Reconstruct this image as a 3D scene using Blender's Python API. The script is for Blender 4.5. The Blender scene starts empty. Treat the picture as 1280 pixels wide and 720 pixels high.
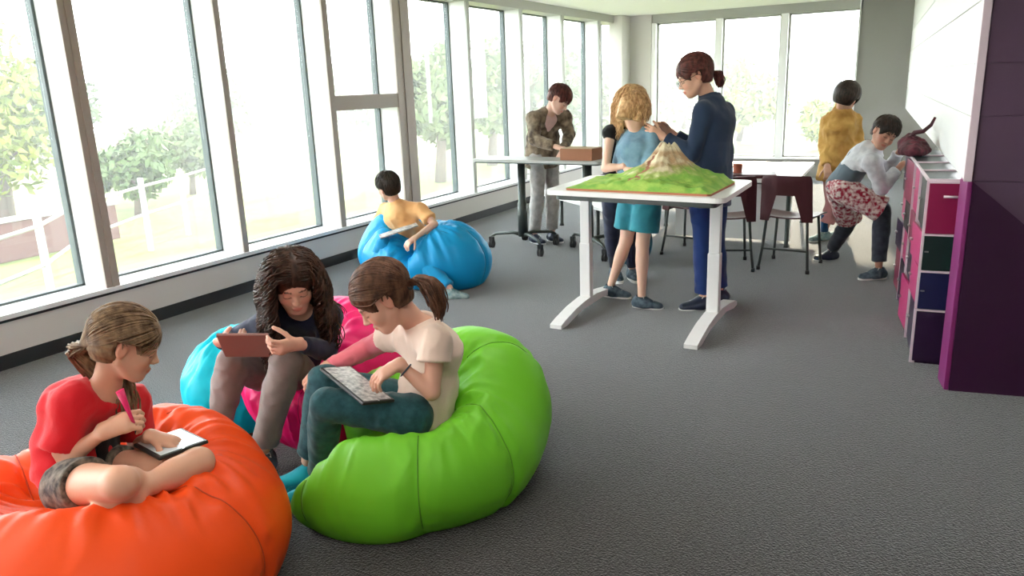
import bpy, bmesh, math, random
import numpy as np
from mathutils import Vector, Matrix

# ------------------------------------------------------------------ camera, world, light, exposure
SC = bpy.context.scene
COL = SC.collection
F_PX = 950.0
cam_d = bpy.data.cameras.new('camera'); cam = bpy.data.objects.new('camera', cam_d); COL.objects.link(cam)
cam_d.sensor_width = 36.0; cam_d.lens = 36.0 * F_PX / 1280.0
cam_d.clip_start = 0.05; cam_d.clip_end = 600
_up = np.array([-.037, 1, 250 / F_PX]); _up /= np.linalg.norm(_up)
_y = np.array([535, 270, -F_PX]); _y = _y - _y.dot(_up) * _up; _y /= np.linalg.norm(_y)
_x = np.cross(_y, _up)
_R = np.stack([_x, _y, _up])
CAM_POS = np.array([0, 0, 1.48])
m4 = Matrix([[*_R[0], 0], [*_R[1], 0], [*_R[2], CAM_POS[2]], [0, 0, 0, 1]])
cam.matrix_world = m4
SC.camera = cam
SC.view_settings.view_transform = 'Standard'
SC.view_settings.look = 'None'
SC.view_settings.gamma = 1.0
SC.view_settings.use_curve_mapping = False
SC.view_settings.exposure = 1.38

world = bpy.data.worlds.new('world'); SC.world = world
world.use_nodes = True
wt = world.node_tree; wt.nodes.clear()
wo = wt.nodes.new('ShaderNodeOutputWorld'); wb = wt.nodes.new('ShaderNodeBackground')
wc = wt.nodes.new('ShaderNodeTexCoord'); ws = wt.nodes.new('ShaderNodeSeparateXYZ'); wr = wt.nodes.new('ShaderNodeValToRGB')
wt.links.new(wc.outputs['Generated'], ws.inputs[0]); wt.links.new(ws.outputs['Z'], wr.inputs[0])
wr.color_ramp.elements[0].position = 0.0; wr.color_ramp.elements[0].color = (0.93, 0.97, 1.0, 1)
wr.color_ramp.elements[1].position = 0.75; wr.color_ramp.elements[1].color = (0.30, 0.35, 0.40, 1)
wt.links.new(wr.outputs[0], wb.inputs['Color']); wb.inputs['Strength'].default_value = 6.5
wt.links.new(wb.outputs[0], wo.inputs[0])

sun_d = bpy.data.lights.new('sun', 'SUN'); sun = bpy.data.objects.new('sun', sun_d); COL.objects.link(sun)
sun_d.energy = 8.0; sun_d.angle = math.radians(1.2); sun_d.color = (1.0, 0.86, 0.66)
SUN_DIR = Vector((0.16, -1.0, -0.40)).normalized()
sun.rotation_euler = SUN_DIR.to_track_quat('-Z', 'Y').to_euler()
sun.location = (-4, 20, 12)

# ------------------------------------------------------------------ vocabulary
IR = np.array([.88, .476, 0.]); TC = np.array([.476, -.88, 0.]); UP = np.array([0., 0., 1.])
def A(*v): return np.array(v, float)
def nrm(v):
    v = np.array(v, float); return v / (np.linalg.norm(v) + 1e-12)
def fdir(r, t, u): return nrm(IR * r + TC * t + UP * u)

def tag(o, label=None, cat=None, group=None, kind=None):
    if label: o['label'] = label
    if cat: o['category'] = cat
    if group: o['group'] = group
    if kind: o['kind'] = kind
    return o
def empty(name, loc=(0, 0, 0), rz=0, label=None, cat=None, group=None):
    o = bpy.data.objects.new(name, None); COL.objects.link(o)
    o.empty_display_size = .1
    o.location = loc; o.rotation_euler = (0, 0, rz)
    return tag(o, label, cat, group)
def mesh_obj(name, verts, faces, mats=None, parent=None, smooth=False, world_parent=False, midx=None):
    me = bpy.data.meshes.new(name)
    me.from_pydata([tuple(map(float, v)) for v in verts], [], [tuple(map(int, f)) for f in faces]) if not isinstance(verts, np.ndarray) or not isinstance(faces, np.ndarray) else _fast(me, verts, faces)
    me.update()
    if smooth: me.polygons.foreach_set('use_smooth', [True] * len(me.polygons))
    o = bpy.data.objects.new(name, me); COL.objects.link(o)
    if mats is not None:
        for m in (mats if isinstance(mats, (list, tuple)) else [mats]): me.materials.append(m)
    if midx is not None: me.polygons.foreach_set('material_index', list(midx))
    if parent is not None:
        o.parent = parent
        if world_parent: o.matrix_parent_inverse = parent_world(parent).inverted()
    return o
def parent_world(p):
    m = p.matrix_basis.copy()
    q = p.parent
    if q is not None: m = parent_world(q) @ p.matrix_parent_inverse @ m
    return m
def _fast(me, v, f):
    me.vertices.add(len(v)); me.vertices.foreach_set('co', v.astype(np.float32).ravel())
    n = f.shape[1]
    me.loops.add(len(f) * n); me.loops.foreach_set('vertex_index', f.astype(np.int32).ravel())
    me.polygons.add(len(f)); me.polygons.foreach_set('loop_start', np.arange(0, len(f) * n, n, dtype=np.int32))
    try: me.polygons.foreach_set('loop_total', np.full(len(f), n, dtype=np.int32))
    except Exception: pass
    me.update(calc_edges=True)

class MB:
    """collects boxes, bars, tubes into one mesh object"""
    def __init__(s): s.bm = bmesh.new(); s.mi = 0
    def _set(s, geom):
        for g in geom:
            if isinstance(g, bmesh.types.BMFace): g.material_index = s.mi
    def box(s, lo, hi, bev=0, mat=None, M=None):
        lo = Vector(lo); hi = Vector(hi); c = (lo + hi) / 2; d = hi - lo
        r = bmesh.ops.create_cube(s.bm, size=1.0)
        vs = r['verts']
        bmesh.ops.scale(s.bm, vec=(abs(d.x), abs(d.y), abs(d.z)), verts=vs)
        bmesh.ops.translate(s.bm, vec=c, verts=vs)
        fs = list({f for v in vs for f in v.link_faces})
        if bev:
            es = list({e for v in vs for e in v.link_edges})
            rr = bmesh.ops.bevel(s.bm, geom=es, offset=bev, segments=2, affect='EDGES', profile=.5)
            fs = list({f for v in rr['verts'] for f in v.link_faces}); vs = list({v for f in fs for v in f.verts})
        if M is not None: bmesh.ops.transform(s.bm, matrix=M, verts=vs)
        for f in fs: f.material_index = s.mi if mat is None else mat
        return s
    def tube(s, pts, r, n=8, mat=None, closed=False, flat=1.0):
        pts = [Vector(p) for p in pts]; m = len(pts)
        rs = r if isinstance(r, (list, tuple, np.ndarray)) else [r] * m
        rings = []; prev = None
        for i, p in enumerate(pts):
            if closed: t = pts[(i + 1) % m] - pts[i - 1]
            else: t = pts[min(i + 1, m - 1)] - pts[max(i - 1, 0)]
            t = t.normalized() if t.length > 1e-9 else Vector((0, 0, 1))
            if prev is None:
                a = Vector((0, 0, 1)) if abs(t.z) < .9 else Vector((1, 0, 0))
                n1 = t.cross(a).normalized()
            else: n1 = (prev - t * prev.dot(t)).normalized()
            prev = n1; n2 = t.cross(n1)
            rings.append([s.bm.verts.new(p + (n1 * math.cos(2 * math.pi * k / n) + n2 * (flat * math.sin(2 * math.pi * k / n))) * rs[i]) for k in range(n)])
        mi = s.mi if mat is None else mat
        rng = range(m if closed else m - 1)
        for i in rng:
            a, b = rings[i], rings[(i + 1) % m]
            for k in range(n):
                f = s.bm.faces.new((a[k], a[(k + 1) % n], b[(k + 1) % n], b[k])); f.material_index = mi; f.smooth = True
        if not closed:
            for q, rev in ((rings[0], True), (rings[-1], False)):
                f = s.bm.faces.new(list(reversed(q)) if rev else q); f.material_index = mi
        return s
    def prism(s, pts, z0, z1, mat=None, M=None):
        lo = [s.bm.verts.new((p[0], p[1], z0)) for p in pts]; hi = [s.bm.verts.new((p[0], p[1], z1)) for p in pts]
        n = len(pts); fs = [s.bm.faces.new(list(reversed(lo))), s.bm.faces.new(hi)]
        for i in range(n): fs.append(s.bm.faces.new((lo[i], lo[(i + 1) % n], hi[(i + 1) % n], hi[i])))
        for f in fs: f.material_index = s.mi if mat is None else mat
        if M is not None: bmesh.ops.transform(s.bm, matrix=M, verts=lo + hi)
        return s
    def ball(s, c, r, mat=None, sub=2, sc=(1, 1, 1)):
        g = bmesh.ops.create_icosphere(s.bm, subdivisions=sub, radius=r); vs = g['verts']
        bmesh.ops.scale(s.bm, vec=sc, verts=vs); bmesh.ops.translate(s.bm, vec=Vector(c), verts=vs)
        for f in {f for v in vs for f in v.link_faces}:
            f.material_index = s.mi if mat is None else mat; f.smooth = True
        return s
    def lathe(s, prof, c=(0, 0, 0), n=24, mat=None):
        rings = []
        for (r, z) in prof:
            rings.append([s.bm.verts.new((c[0] + r * math.cos(2 * math.pi * k / n), c[1] + r * math.sin(2 * math.pi * k / n), c[2] + z)) for k in range(n)])
        for a, b in zip(rings[:-1], rings[1:]):
            for k in range(n):
                f = s.bm.faces.new((a[k], a[(k + 1) % n], b[(k + 1) % n], b[k])); f.smooth = True; f.material_index = s.mi if mat is None else mat
        for q in (list(reversed(rings[0])), rings[-1]):
            f = s.bm.faces.new(q); f.material_index = s.mi if mat is None else mat
        return s
    def build(s, name, mats, parent=None, recalc=True, world_parent=False):
        if recalc: bmesh.ops.recalc_face_normals(s.bm, faces=s.bm.faces)
        me = bpy.data.meshes.new(name); s.bm.to_mesh(me); s.bm.free()
        for m in (mats if isinstance(mats, (list, tuple)) else [mats]): me.materials.append(m)
        o = bpy.data.objects.new(name, me); COL.objects.link(o)
        if parent is not None:
            o.parent = parent
            if world_parent: o.matrix_parent_inverse = parent_world(parent).inverted()
        return o
def copy_tree(o, parent=None):
    c = o.copy(); COL.objects.link(c)
    if parent is not None: c.parent = parent
    for ch in [x for x in COL.objects if x.parent == o]: copy_tree(ch, c)
    return c

# ------------------------------------------------------------------ materials
def mat(name, col, rough=.6, metal=0, bump=0, bscale=60, var=0, vscale=8, col2=None, spec=.5, emis=0, sheen=0, detail=4, stretch=None, alpha=1, attr=False, trans=0, sss=0):
    m = bpy.data.materials.new(name); m.use_nodes = True; nt = m.node_tree
    b = nt.nodes['Principled BSDF']
    b.inputs['Base Color'].default_value = (*col, 1); b.inputs['Roughness'].default_value = rough; b.inputs['Metallic'].default_value = metal
    b.inputs['Specular IOR Level'].default_value = spec
    if sheen: b.inputs['Sheen Weight'].default_value = sheen
    if trans: b.inputs['Transmission Weight'].default_value = trans
    if sss:
        b.inputs['Subsurface Weight'].default_value = sss; b.inputs['Subsurface Radius'].default_value = (.012, .005, .003)
    if emis:
        b.inputs['Emission Color'].default_value = (*col, 1); b.inputs['Emission Strength'].default_value = emis
    tc = nt.nodes.new('ShaderNodeTexCoord'); src = tc.outputs['Object']
    if stretch:
        mp = nt.nodes.new('ShaderNodeMapping'); mp.inputs['Scale'].default_value = stretch
        nt.links.new(src, mp.inputs[0]); src = mp.outputs[0]
    base = None
    if attr:
        at_ = nt.nodes.new('ShaderNodeAttribute'); at_.attribute_name = 'tint'; base = at_.outputs['Color']
        nt.links.new(base, b.inputs['Base Color'])
    if var or col2:
        n = nt.nodes.new('ShaderNodeTexNoise'); n.inputs['Scale'].default_value = vscale; n.inputs['Detail'].default_value = detail
        nt.links.new(src, n.inputs['Vector'])
        r = nt.nodes.new('ShaderNodeValToRGB'); r.color_ramp.elements[0].position = .35; r.color_ramp.elements[1].position = .65
        c2 = col2 or tuple(min(1, c * (1 + var)) for c in col)
        c1 = col if col2 else tuple(c * (1 - var) for c in col)
        r.color_ramp.elements[0].color = (*c1, 1); r.color_ramp.elements[1].color = (*c2, 1)
        nt.links.new(n.outputs['Fac'], r.inputs[0]); nt.links.new(r.outputs[0], b.inputs['Base Color'])
    if bump:
        n = nt.nodes.new('ShaderNodeTexNoise'); n.inputs['Scale'].default_value = bscale; n.inputs['Detail'].default_value = 3
        nt.links.new(src, n.inputs['Vector'])
        bp = nt.nodes.new('ShaderNodeBump'); bp.inputs['Strength'].default_value = bump; bp.inputs['Distance'].default_value = .01
        nt.links.new(n.outputs['Fac'], bp.inputs['Height']); nt.links.new(bp.outputs[0], b.inputs['Normal'])
    return m

# ------------------------------------------------------------------ numpy noise
def _hash(i, j, k, seed):
    h = (i.astype(np.int64) * 374761393 + j.astype(np.int64) * 668265263 + k.astype(np.int64) * 2147483647 + seed * 974634777) & 0xffffffff
    h = ((h ^ (h >> 13)) * 1274126177) & 0xffffffff
    h = (h ^ (h >> 16)) & 0xffffffff
    return h / 4294967295.0
def vnoise(p, seed=0):
    f = np.floor(p); t = p - f; t = t * t * (3 - 2 * t); f = f.astype(np.int64)
    r = 0
    for a in (0, 1):
        for b in (0, 1):
            for c in (0, 1):
                w = (t[:, 0] if a else 1 - t[:, 0]) * (t[:, 1] if b else 1 - t[:, 1]) * (t[:, 2] if c else 1 - t[:, 2])
                r = r + w * _hash(f[:, 0] + a, f[:, 1] + b, f[:, 2] + c, seed)
    return r * 2 - 1
def fbm(p, seed=0, oct=3):
    r = 0; a = 1
    for o in range(oct): r = r + a * vnoise(p * (2 ** o), seed + o * 17); a *= .5
    return r

# ------------------------------------------------------------------ signed distance field -> one continuous mesh (surface nets)
class Field:
    def __init__(s, lo, hi, vox):
        s.lo = np.array(lo, float); s.v = vox
        s.n = np.maximum(np.ceil((np.array(hi, float) - s.lo) / vox).astype(int) + 1, 4)
        s.d = np.full(tuple(s.n), .2, np.float32)
    def _grid(s, lo, hi):
        a = np.clip(np.floor((np.array(lo) - s.lo) / s.v).astype(int), 0, s.n - 1)
        b = np.clip(np.ceil((np.array(hi) - s.lo) / s.v).astype(int) + 1, 1, s.n)
        if np.any(b <= a): return None, None
        ax = [(s.lo[i] + np.arange(a[i], b[i]) * s.v).astype(np.float32) for i in range(3)]
        return (slice(a[0], b[0]), slice(a[1], b[1]), slice(a[2], b[2])), np.stack(np.meshgrid(*ax, indexing='ij'), -1)
    def op(s, lo, hi, fn, k=.01, mode='add', pad=None):
        pad = (k * 1.5 + s.v * 3) if pad is None else pad
        sl, g = s._grid(np.array(lo) - pad, np.array(hi) + pad)
        if sl is None: return s
        e = fn(g).astype(np.float32); d = s.d[sl]
        if mode == 'sub': e = -e
        if mode == 'add':
            h = np.maximum(k - np.abs(d - e), 0) / max(k, 1e-6); s.d[sl] = np.minimum(d, e) - h * h * k * .25
        else:
            h = np.maximum(k - np.abs(d - e), 0) / max(k, 1e-6); s.d[sl] = np.maximum(d, e) + h * h * k * .25
        return s
    def ell(s, c, r, Rm=None, k=.01, mode='add'):
        c = np.array(c, np.float32); r = np.array(r, np.float32); Rm = np.eye(3) if Rm is None else Rm
        ext = np.sqrt(((np.array(Rm).T * r) ** 2).sum(1)) if False else np.abs(np.array(Rm).T) @ r
        def fn(g):
            q = (g - c) @ np.array(Rm, np.float32).T / r
            k0 = np.sqrt((q * q).sum(-1)) + 1e-6; k1 = np.sqrt(((q / r) ** 2).sum(-1)) + 1e-6
            return k0 * (k0 - 1) / k1
        return s.op(c - ext, c + ext, fn, k, mode)
    def tube(s, a, b, ra, rb=None, k=.01, w=None, ratio=1, mode='add', bulge=0, bt=.35, cut0=None, cut1=None):
        """round cone a->b; w: world axis along which the cross-section is wider by ratio; cut0/cut1: flat ends"""
        a = np.array(a, np.float32); b = np.array(b, np.float32); rb = ra if rb is None else rb
        ab = b - a; L2 = float(ab @ ab) + 1e-9; L = math.sqrt(L2)
        if w is not None:
            w = np.array(w, np.float32); w = w - ab * (w @ ab) / L2; w = w / (np.linalg.norm(w) + 1e-9)
        R = max(ra, rb) * max(1, ratio) + abs(bulge)
        def fn(g):
            q = g - a; t = np.clip(q @ ab / L2, 0, 1)
            off = q - t[..., None] * ab
            if w is not None: off = off + (off @ w)[..., None] * w * (1 / ratio - 1)
            r = ra + (rb - ra) * t
            if bulge: r = r + bulge * np.exp(-((t - bt) / .22) ** 2)
            d = np.sqrt((off * off).sum(-1)) - r
            u = (q @ ab) / L
            if cut0 is not None: d = np.maximum(d, -u + cut0)
            if cut1 is not None: d = np.maximum(d, u - L - cut1)
            return d
        return s.op(np.minimum(a, b) - R, np.maximum(a, b) + R, fn, k, mode)
    def half(s, p, n, mode='cut'):
        """keep the side the normal points away from"""
        sl, g = s._grid(s.lo, s.lo + s.n * s.v); n = nrm(n).astype(np.float32)
        s.d = np.maximum(s.d, ((g - np.array(p, np.float32)) @ n).astype(np.float32)); return s
    def mesh(s):
        d = s.d
        d[0] = d[-1] = .1; d[:, 0] = d[:, -1] = .1; d[:, :, 0] = d[:, :, -1] = .1
        ins = d < 0
        c8 = np.zeros(tuple(x - 1 for x in d.shape), np.uint8)
        for a in (0, 1):
            for b in (0, 1):
                for c in (0, 1):
                    c8 += ins[a:a + c8.shape[0], b:b + c8.shape[1], c:c + c8.shape[2]]
        act = (c8 > 0) & (c8 < 8)
        I = np.argwhere(act)
        idx = np.full(c8.shape, -1, np.int64); idx[act] = np.arange(len(I))
        acc = np.zeros((len(I), 3)); cnt = np.zeros(len(I))
        cor = [(a, b, c) for a in (0, 1) for b in (0, 1) for c in (0, 1)]
        for p in cor:
            for ax in range(3):
                if p[ax] == 0:
                    q = list(p); q[ax] = 1
                    v0 = d[I[:, 0] + p[0], I[:, 1] + p[1], I[:, 2] + p[2]].astype(float); v1 = d[I[:, 0] + q[0], I[:, 1] + q[1], I[:, 2] + q[2]].astype(float)
                    m = (v0 < 0) != (v1 < 0)
                    t = np.where(m, v0 / np.where(m, v0 - v1, 1), 0)
                    pos = np.tile(np.array(p, float), (len(I), 1)); pos[:, ax] += t
                    acc[m] += pos[m]; cnt[m] += 1
        V = s.lo + (I + acc / cnt[:, None]) * s.v
        F = []
        for ax in range(3):
            sl0 = [slice(1, -1)] * 3; sl0[ax] = slice(0, -1); sl1 = list(sl0); sl1[ax] = slice(1, None)
            a = ins[tuple(sl0)]; b = ins[tuple(sl1)]
            E = np.argwhere(a != b)
            fl = a[E[:, 0], E[:, 1], E[:, 2]]
            base = E.copy()
            for o in range(3):
                if o != ax: base[:, o] += 1
            u, v = [(1, 2), (2, 0), (0, 1)][ax]
            def at_(du, dv):
                q = base.copy(); q[:, u] -= du; q[:, v] -= dv
                return idx[q[:, 0], q[:, 1], q[:, 2]]
            Q = np.stack([at_(1, 1), at_(0, 1), at_(0, 0), at_(1, 0)], 1)
            Q[~fl] = Q[~fl][:, ::-1]
            F.append(Q)
        F = np.concatenate(F); F = F[(F >= 0).all(1)]
        return V, F
def vnormals(V, F):
    a = V[F[:, 2]] - V[F[:, 0]]; b = V[F[:, 3]] - V[F[:, 1]]
    n = np.cross(a, b); N = np.zeros_like(V)
    for i in range(4): np.add.at(N, F[:, i], n)
    return N / (np.linalg.norm(N, axis=1)[:, None] + 1e-12)
def relax(V, F, it=1, lam=.5):
    for _ in range(it):
        S = np.zeros_like(V); c = np.zeros(len(V))
        for i in range(4):
            for j in (1, 3):
                np.add.at(S, F[:, i], V[F[:, (i + j) % 4]]); np.add.at(c, F[:, i], 1)
        V = V + lam * (S / np.maximum(c, 1)[:, None] - V)
    return V
def set_tint(me, colr):
    a = me.color_attributes.new('tint', 'FLOAT_COLOR', 'POINT')
    d = np.ones((len(colr), 4), np.float32); d[:, :3] = colr
    a.data.foreach_set('color', d.ravel())
def field_obj(name, Fd, m, parent, disp=None, tint=None, sm=1, trans=None):
    V, Q = Fd.mesh()
    if sm: V = relax(V, Q, sm, .45)
    if disp is not None:
        N = vnormals(V, Q); V = V + N * disp(V, N)[:, None]
    W = V
    o = mesh_obj(name, W, Q, m, parent, smooth=True, world_parent=True)
    if tint is not None: set_tint(o.data, tint(V))
    return o
# ------------------------------------------------------------------ shared materials
M = {}
M['wall'] = mat('wall_paint', (.62, .60, .57), .8, bump=.05, bscale=150)
M['lowwall'] = mat('low_wall_paint', (.64, .60, .57), .8, bump=.05, bscale=150)
M['greywall'] = mat('grey_wall_paint', (.27, .26, .24), .85, bump=.04, bscale=120)
M['ceil'] = mat('ceiling_paint', (.90, .89, .87), .9, bump=.04, bscale=200)
M['frame_white'] = mat('white_aluminium', (.82, .82, .81), .35)
M['frame_tan'] = mat('tan_aluminium', (.40, .33, .29), .4)
M['header'] = mat('grey_aluminium', (.40, .40, .37), .45)
M['gasket'] = mat('dark_gasket', (.10, .12, .12), .6)
M['sill'] = mat('white_sill', (.82, .82, .83), .35)
M['black'] = mat('black_baseboard', (.018, .018, .02), .6)
M['white_lam'] = mat('white_laminate', (.80, .79, .78), .35)
M['white_metal'] = mat('white_powder_coat', (.80, .78, .77), .45)
M['dark_metal'] = mat('dark_green_grey_metal', (.055, .065, .06), .4, metal=.3)
M['blackpl'] = mat('black_plastic', (.02, .02, .02), .45)
M['maroon'] = mat('maroon_plastic', (.075, .018, .022), .4)
M['chrome'] = mat('brushed_steel', (.5, .5, .5), .3, metal=1)
M['purple'] = mat('dark_purple', (.032, .002, .030), .45, var=.12, vscale=2)
M['lilac'] = mat('lilac_panel', (.115, .062, .112), .5, var=.08, vscale=2)
M['magenta'] = mat('magenta_panel', (.22, .02, .14), .4)
M['panel_white'] = mat('white_wall_panel', (.84, .83, .81), .5, bump=.02, bscale=60)
M['crimson'] = mat('crimson_drawer', (.26, .008, .06), .35)
M['dgreen'] = mat('bottle_green_drawer', (.006, .022, .02), .35)
M['navyd'] = mat('navy_drawer', (.008, .010, .06), .35)
M['plumd'] = mat('plum_drawer', (.022, .006, .035), .35)
M['pinkdoor'] = mat('pink_door', (.55, .03, .17), .35)
M['edge'] = mat('pale_pink_edging', (.72, .58, .64), .4)

def carpet_mat():
    m = mat('charcoal_carpet', (.05, .05, .052), .95, spec=.15)
    nt = m.node_tree; b = nt.nodes['Principled BSDF']; tc = nt.nodes.new('ShaderNodeTexCoord')
    n1 = nt.nodes.new('ShaderNodeTexNoise'); n1.inputs['Scale'].default_value = 75; n1.inputs['Detail'].default_value = 5; n1.inputs['Roughness'].default_value = .7
    n2 = nt.nodes.new('ShaderNodeTexNoise'); n2.inputs['Scale'].default_value = .9; n2.inputs['Detail'].default_value = 3
    nt.links.new(tc.outputs['Object'], n1.inputs[0]); nt.links.new(tc.outputs['Object'], n2.inputs[0])
    r = nt.nodes.new('ShaderNodeValToRGB'); r.color_ramp.elements[0].position = .36; r.color_ramp.elements[1].position = .68
    r.color_ramp.elements[0].color = (.010, .0105, .012, 1); r.color_ramp.elements[1].color = (.085, .085, .090, 1)
    nt.links.new(n1.outputs[0], r.inputs[0])
    mx = nt.nodes.new('ShaderNodeMix'); mx.data_type = 'RGBA'; mx.blend_type = 'MULTIPLY'; mx.inputs[0].default_value = .3
    nt.links.new(r.outputs[0], mx.inputs[6]); nt.links.new(n2.outputs[0], mx.inputs[7]); nt.links.new(mx.outputs[2], b.inputs['Base Color'])
    v = nt.nodes.new('ShaderNodeTexNoise'); v.inputs['Scale'].default_value = 130; v.inputs['Detail'].default_value = 2; nt.links.new(tc.outputs['Object'], v.inputs[0])
    bp = nt.nodes.new('ShaderNodeBump'); bp.inputs['Strength'].default_value = .8; bp.inputs['Distance'].default_value = .01
    nt.links.new(v.outputs[0], bp.inputs['Height']); nt.links.new(bp.outputs[0], b.inputs['Normal'])
    b.inputs['Sheen Weight'].default_value = .5; b.inputs['Sheen Roughness'].default_value = .45
    return m
M['carpet'] = carpet_mat()
def struct(name, mb, m, parent=None):
    o = mb.build(name, m, parent)
    if parent is None: o['kind'] = 'structure'
    return o

# ------------------------------------------------------------------ room shell
XI, XG, YB, HC = -4.63, -4.88, 12.4, 2.53
WIN_T = 2.42
struct('floor', MB().box((-4.9, -3, -.12), (4.2, YB + .3, 0)), M['carpet'])
struct('ceiling', MB().box((-4.95, -3, HC), (4.2, YB + .3, HC + .15)), M['ceil'])
struct('wall_left', MB().box((-4.95, -3, 0), (XI, YB, .27)), M['lowwall'])
struct('baseboard_left', MB().box((XI, -3, 0), (XI + .012, YB, .085)), M['black'])
struct('trim_1', MB().box((-4.96, -3, .288), (XI + .02, YB, .318), .004), M['sill'])
struct('trim_2', MB().box((XI - .02, -3, .27), (XI + .006, YB, .288)), M['black'])  # thin black strip directly below the sill
struct('trim_3', MB().box((-4.95, -3, WIN_T), (XI + .01, YB, HC)), M['header'])
muls = [(-1.75, .05), (-.6, .05), (.55, .05), (1.75, .09), (2.92, .092), (4.07, .05), (5.21, .065), (6.19, .26), (7.53, .06), (8.80, .06), (10.02, .07), (11.35, .08)]
ys = [-3.0] + [a for y, w in muls for a in (y, y + w)] + [YB - .35]
for i in range(len(ys) // 2):
    y0, y1 = ys[2 * i], ys[2 * i + 1]
    w = bpy.data.objects.new('window_%d' % (i + 1), None); COL.objects.link(w); w.location = (XG, y0, .318); w['kind'] = 'structure'
    g = .014
    mb = MB()
    for (a, b, c, d) in ((y0, y0 + g, .318, WIN_T), (y1 - g * 1.3, y1, .318, WIN_T), (y0, y1, .318, .318 + g), (y0, y1, WIN_T - g, WIN_T)):
        mb.box((XG - .03, a, c), (XG + .03, b, d))
    mb.build('window_frame', M['gasket'], w, world_parent=True)
    if i == 7:
        MB().box((XG - .03, y0, 1.34), (XI + .005, y1, 1.47), .004).build('transom', M['frame_tan'], w, world_parent=True)
for i, (y, wd) in enumerate(muls):
    mb = MB()
    mb.box((XG - .04, y, .318), (XI - .012, y + wd, WIN_T), mat=0)
    mb.box((XI - .012, y - .002, .318), (XI + .012, y + wd + .002, WIN_T), .003, mat=1)
    if wd > .08:
        mb.box((XI + .012, y + wd * .42, .318), (XI + .02, y + wd * .55, WIN_T), mat=1)
    o = mb.build('trim_%d' % (4 + i), [M['frame_white'], M['frame_tan'] if i < 8 else M['header']]); o['kind'] = 'structure'
# glass panes
def glass_mat():
    m = bpy.data.materials.new('window_glass'); m.use_nodes = True; nt = m.node_tree; nt.nodes.clear()
    o = nt.nodes.new('ShaderNodeOutputMaterial'); t = nt.nodes.new('ShaderNodeBsdfTransparent'); g = nt.nodes.new('ShaderNodeBsdfGlossy')
    lw = nt.nodes.new('ShaderNodeLayerWeight'); pw = nt.nodes.new('ShaderNodeMath'); pw.operation = 'POWER'; pw.inputs[1].default_value = 5; fr = nt.nodes.new('ShaderNodeMath'); fr.operation = 'MULTIPLY_ADD'; fr.inputs[1].default_value = .5; fr.inputs[2].default_value = .03; nt.links.new(lw.outputs['Facing'], pw.inputs[0]); nt.links.new(pw.outputs[0], fr.inputs[0]); mx = nt.nodes.new('ShaderNodeMixShader')
    t.inputs['Color'].default_value = (.96, .98, .97, 1); g.inputs['Roughness'].default_value = .02
    nt.links.new(fr.outputs[0], mx.inputs[0]); nt.links.new(t.outputs[0], mx.inputs[1]); nt.links.new(g.outputs[0], mx.inputs[2]); nt.links.new(mx.outputs[0], o.inputs[0])
    return m
M['glass'] = glass_mat()
wins = [o for o in COL.objects if o.name.startswith('window_') and o.parent is None]
for i in range(len(ys) // 2):
    y0, y1 = ys[2 * i], ys[2 * i + 1]
    MB().box((XG - .006, y0 + .02, .335), (XG, y1 - .02, WIN_T - .02)).build('pane', M['glass'], wins[i], world_parent=True)
# back wall
bx = [(-4.05, -3.10), (-3.0, -2.135), (-2.03, -1.06)]
struct('wall_back', MB().box((-4.63, YB, 0), (-1.0, YB + .2, .27)), M['greywall'])
struct('trim_20', MB().box((-4.2, YB - .03, .27), (-1.05, YB + .2, .30)), M['sill'])
struct('trim_21', MB().box((-4.63, YB - .02, 2.40), (-1.04, YB + .2, HC)), M['header'])
struct('wall_back_right', MB().box((-1.06, YB - .02, 0), (.2, YB + .2, HC)), M['greywall'])
struct('trim_22', MB().box((-4.7, YB - .42, .318), (-4.48, YB + .2, HC), .004), M['wall'])
struct('trim_23', MB().box((-4.48, YB - .05, .27), (-4.12, YB + .2, HC), .004), M['wall'])
for k, (a, b) in enumerate(((-4.12, -4.05), (-3.10, -3.0), (-2.135, -2.03))):
    struct('trim_%d' % (24 + k), MB().box((a, YB - .04, .30), (b, YB + .15, 2.40), .004), M['frame_white'])
struct('trim_27', MB().box((-1.075, YB - .045, .27), (-1.055, YB, HC)), M['frame_white'])
for k, (a, b) in enumerate(bx):
    w = bpy.data.objects.new('window_%d' % (20 + k), None); COL.objects.link(w); w.location = (a, YB, .3); w['kind'] = 'structure'
    mb = MB()
    for (p, q, c, d) in ((a, a + .025, .3, 2.4), (b - .025, b, .3, 2.4), (a, b, .3, .325), (a, b, 2.375, 2.4)):
        mb.box((p, YB + .04, c), (q, YB + .1, d))
    mb.build('window_frame', M['header'], w, world_parent=True)
    MB().box((a + .02, YB + .07, .32), (b - .02, YB + .076, 2.38)).build('pane', M['glass'], w, world_parent=True)

# right side: white panelled bulkhead wall over the lockers
wd_ = Vector((-.063, .998, 0)).normalized(); W0 = Vector((.142, 3.985, 0))
def rot_to(o, d): return Matrix.Translation(o) @ Matrix(((d.x, -d.y, 0, 0), (d.y, d.x, 0, 0), (0, 0, 1, 0), (0, 0, 0, 1)))
MW = rot_to(W0, wd_)      # local x runs away along the wall, local y to the room's left
LW = 8.45
mb = MB()
zs = [1.0, 1.285, 1.51, 1.78, 2.06, 2.34, 2.53]
xs_ = [0, 2.3, 4.6, 6.5, LW]
for a, b in zip(zs[:-1], zs[1:]):
    mb.box((0, -.026, a + .003), (LW, 0, b - .003), .002, M=MW)
mb.box((0, -.028, 1.0), (LW, -.008, 2.53), M=MW)
struct('wall_right', mb, M['panel_white'])
struct('trim_30', MB().box((-.012, -.028, 1.0), (0, .006, HC), .003, M=MW), M['edge'])
struct('wall_right_lower', MB().box((.26, -.55, 0), (LW, -.42, 1.0), M=MW), M['greywall'])
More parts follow.
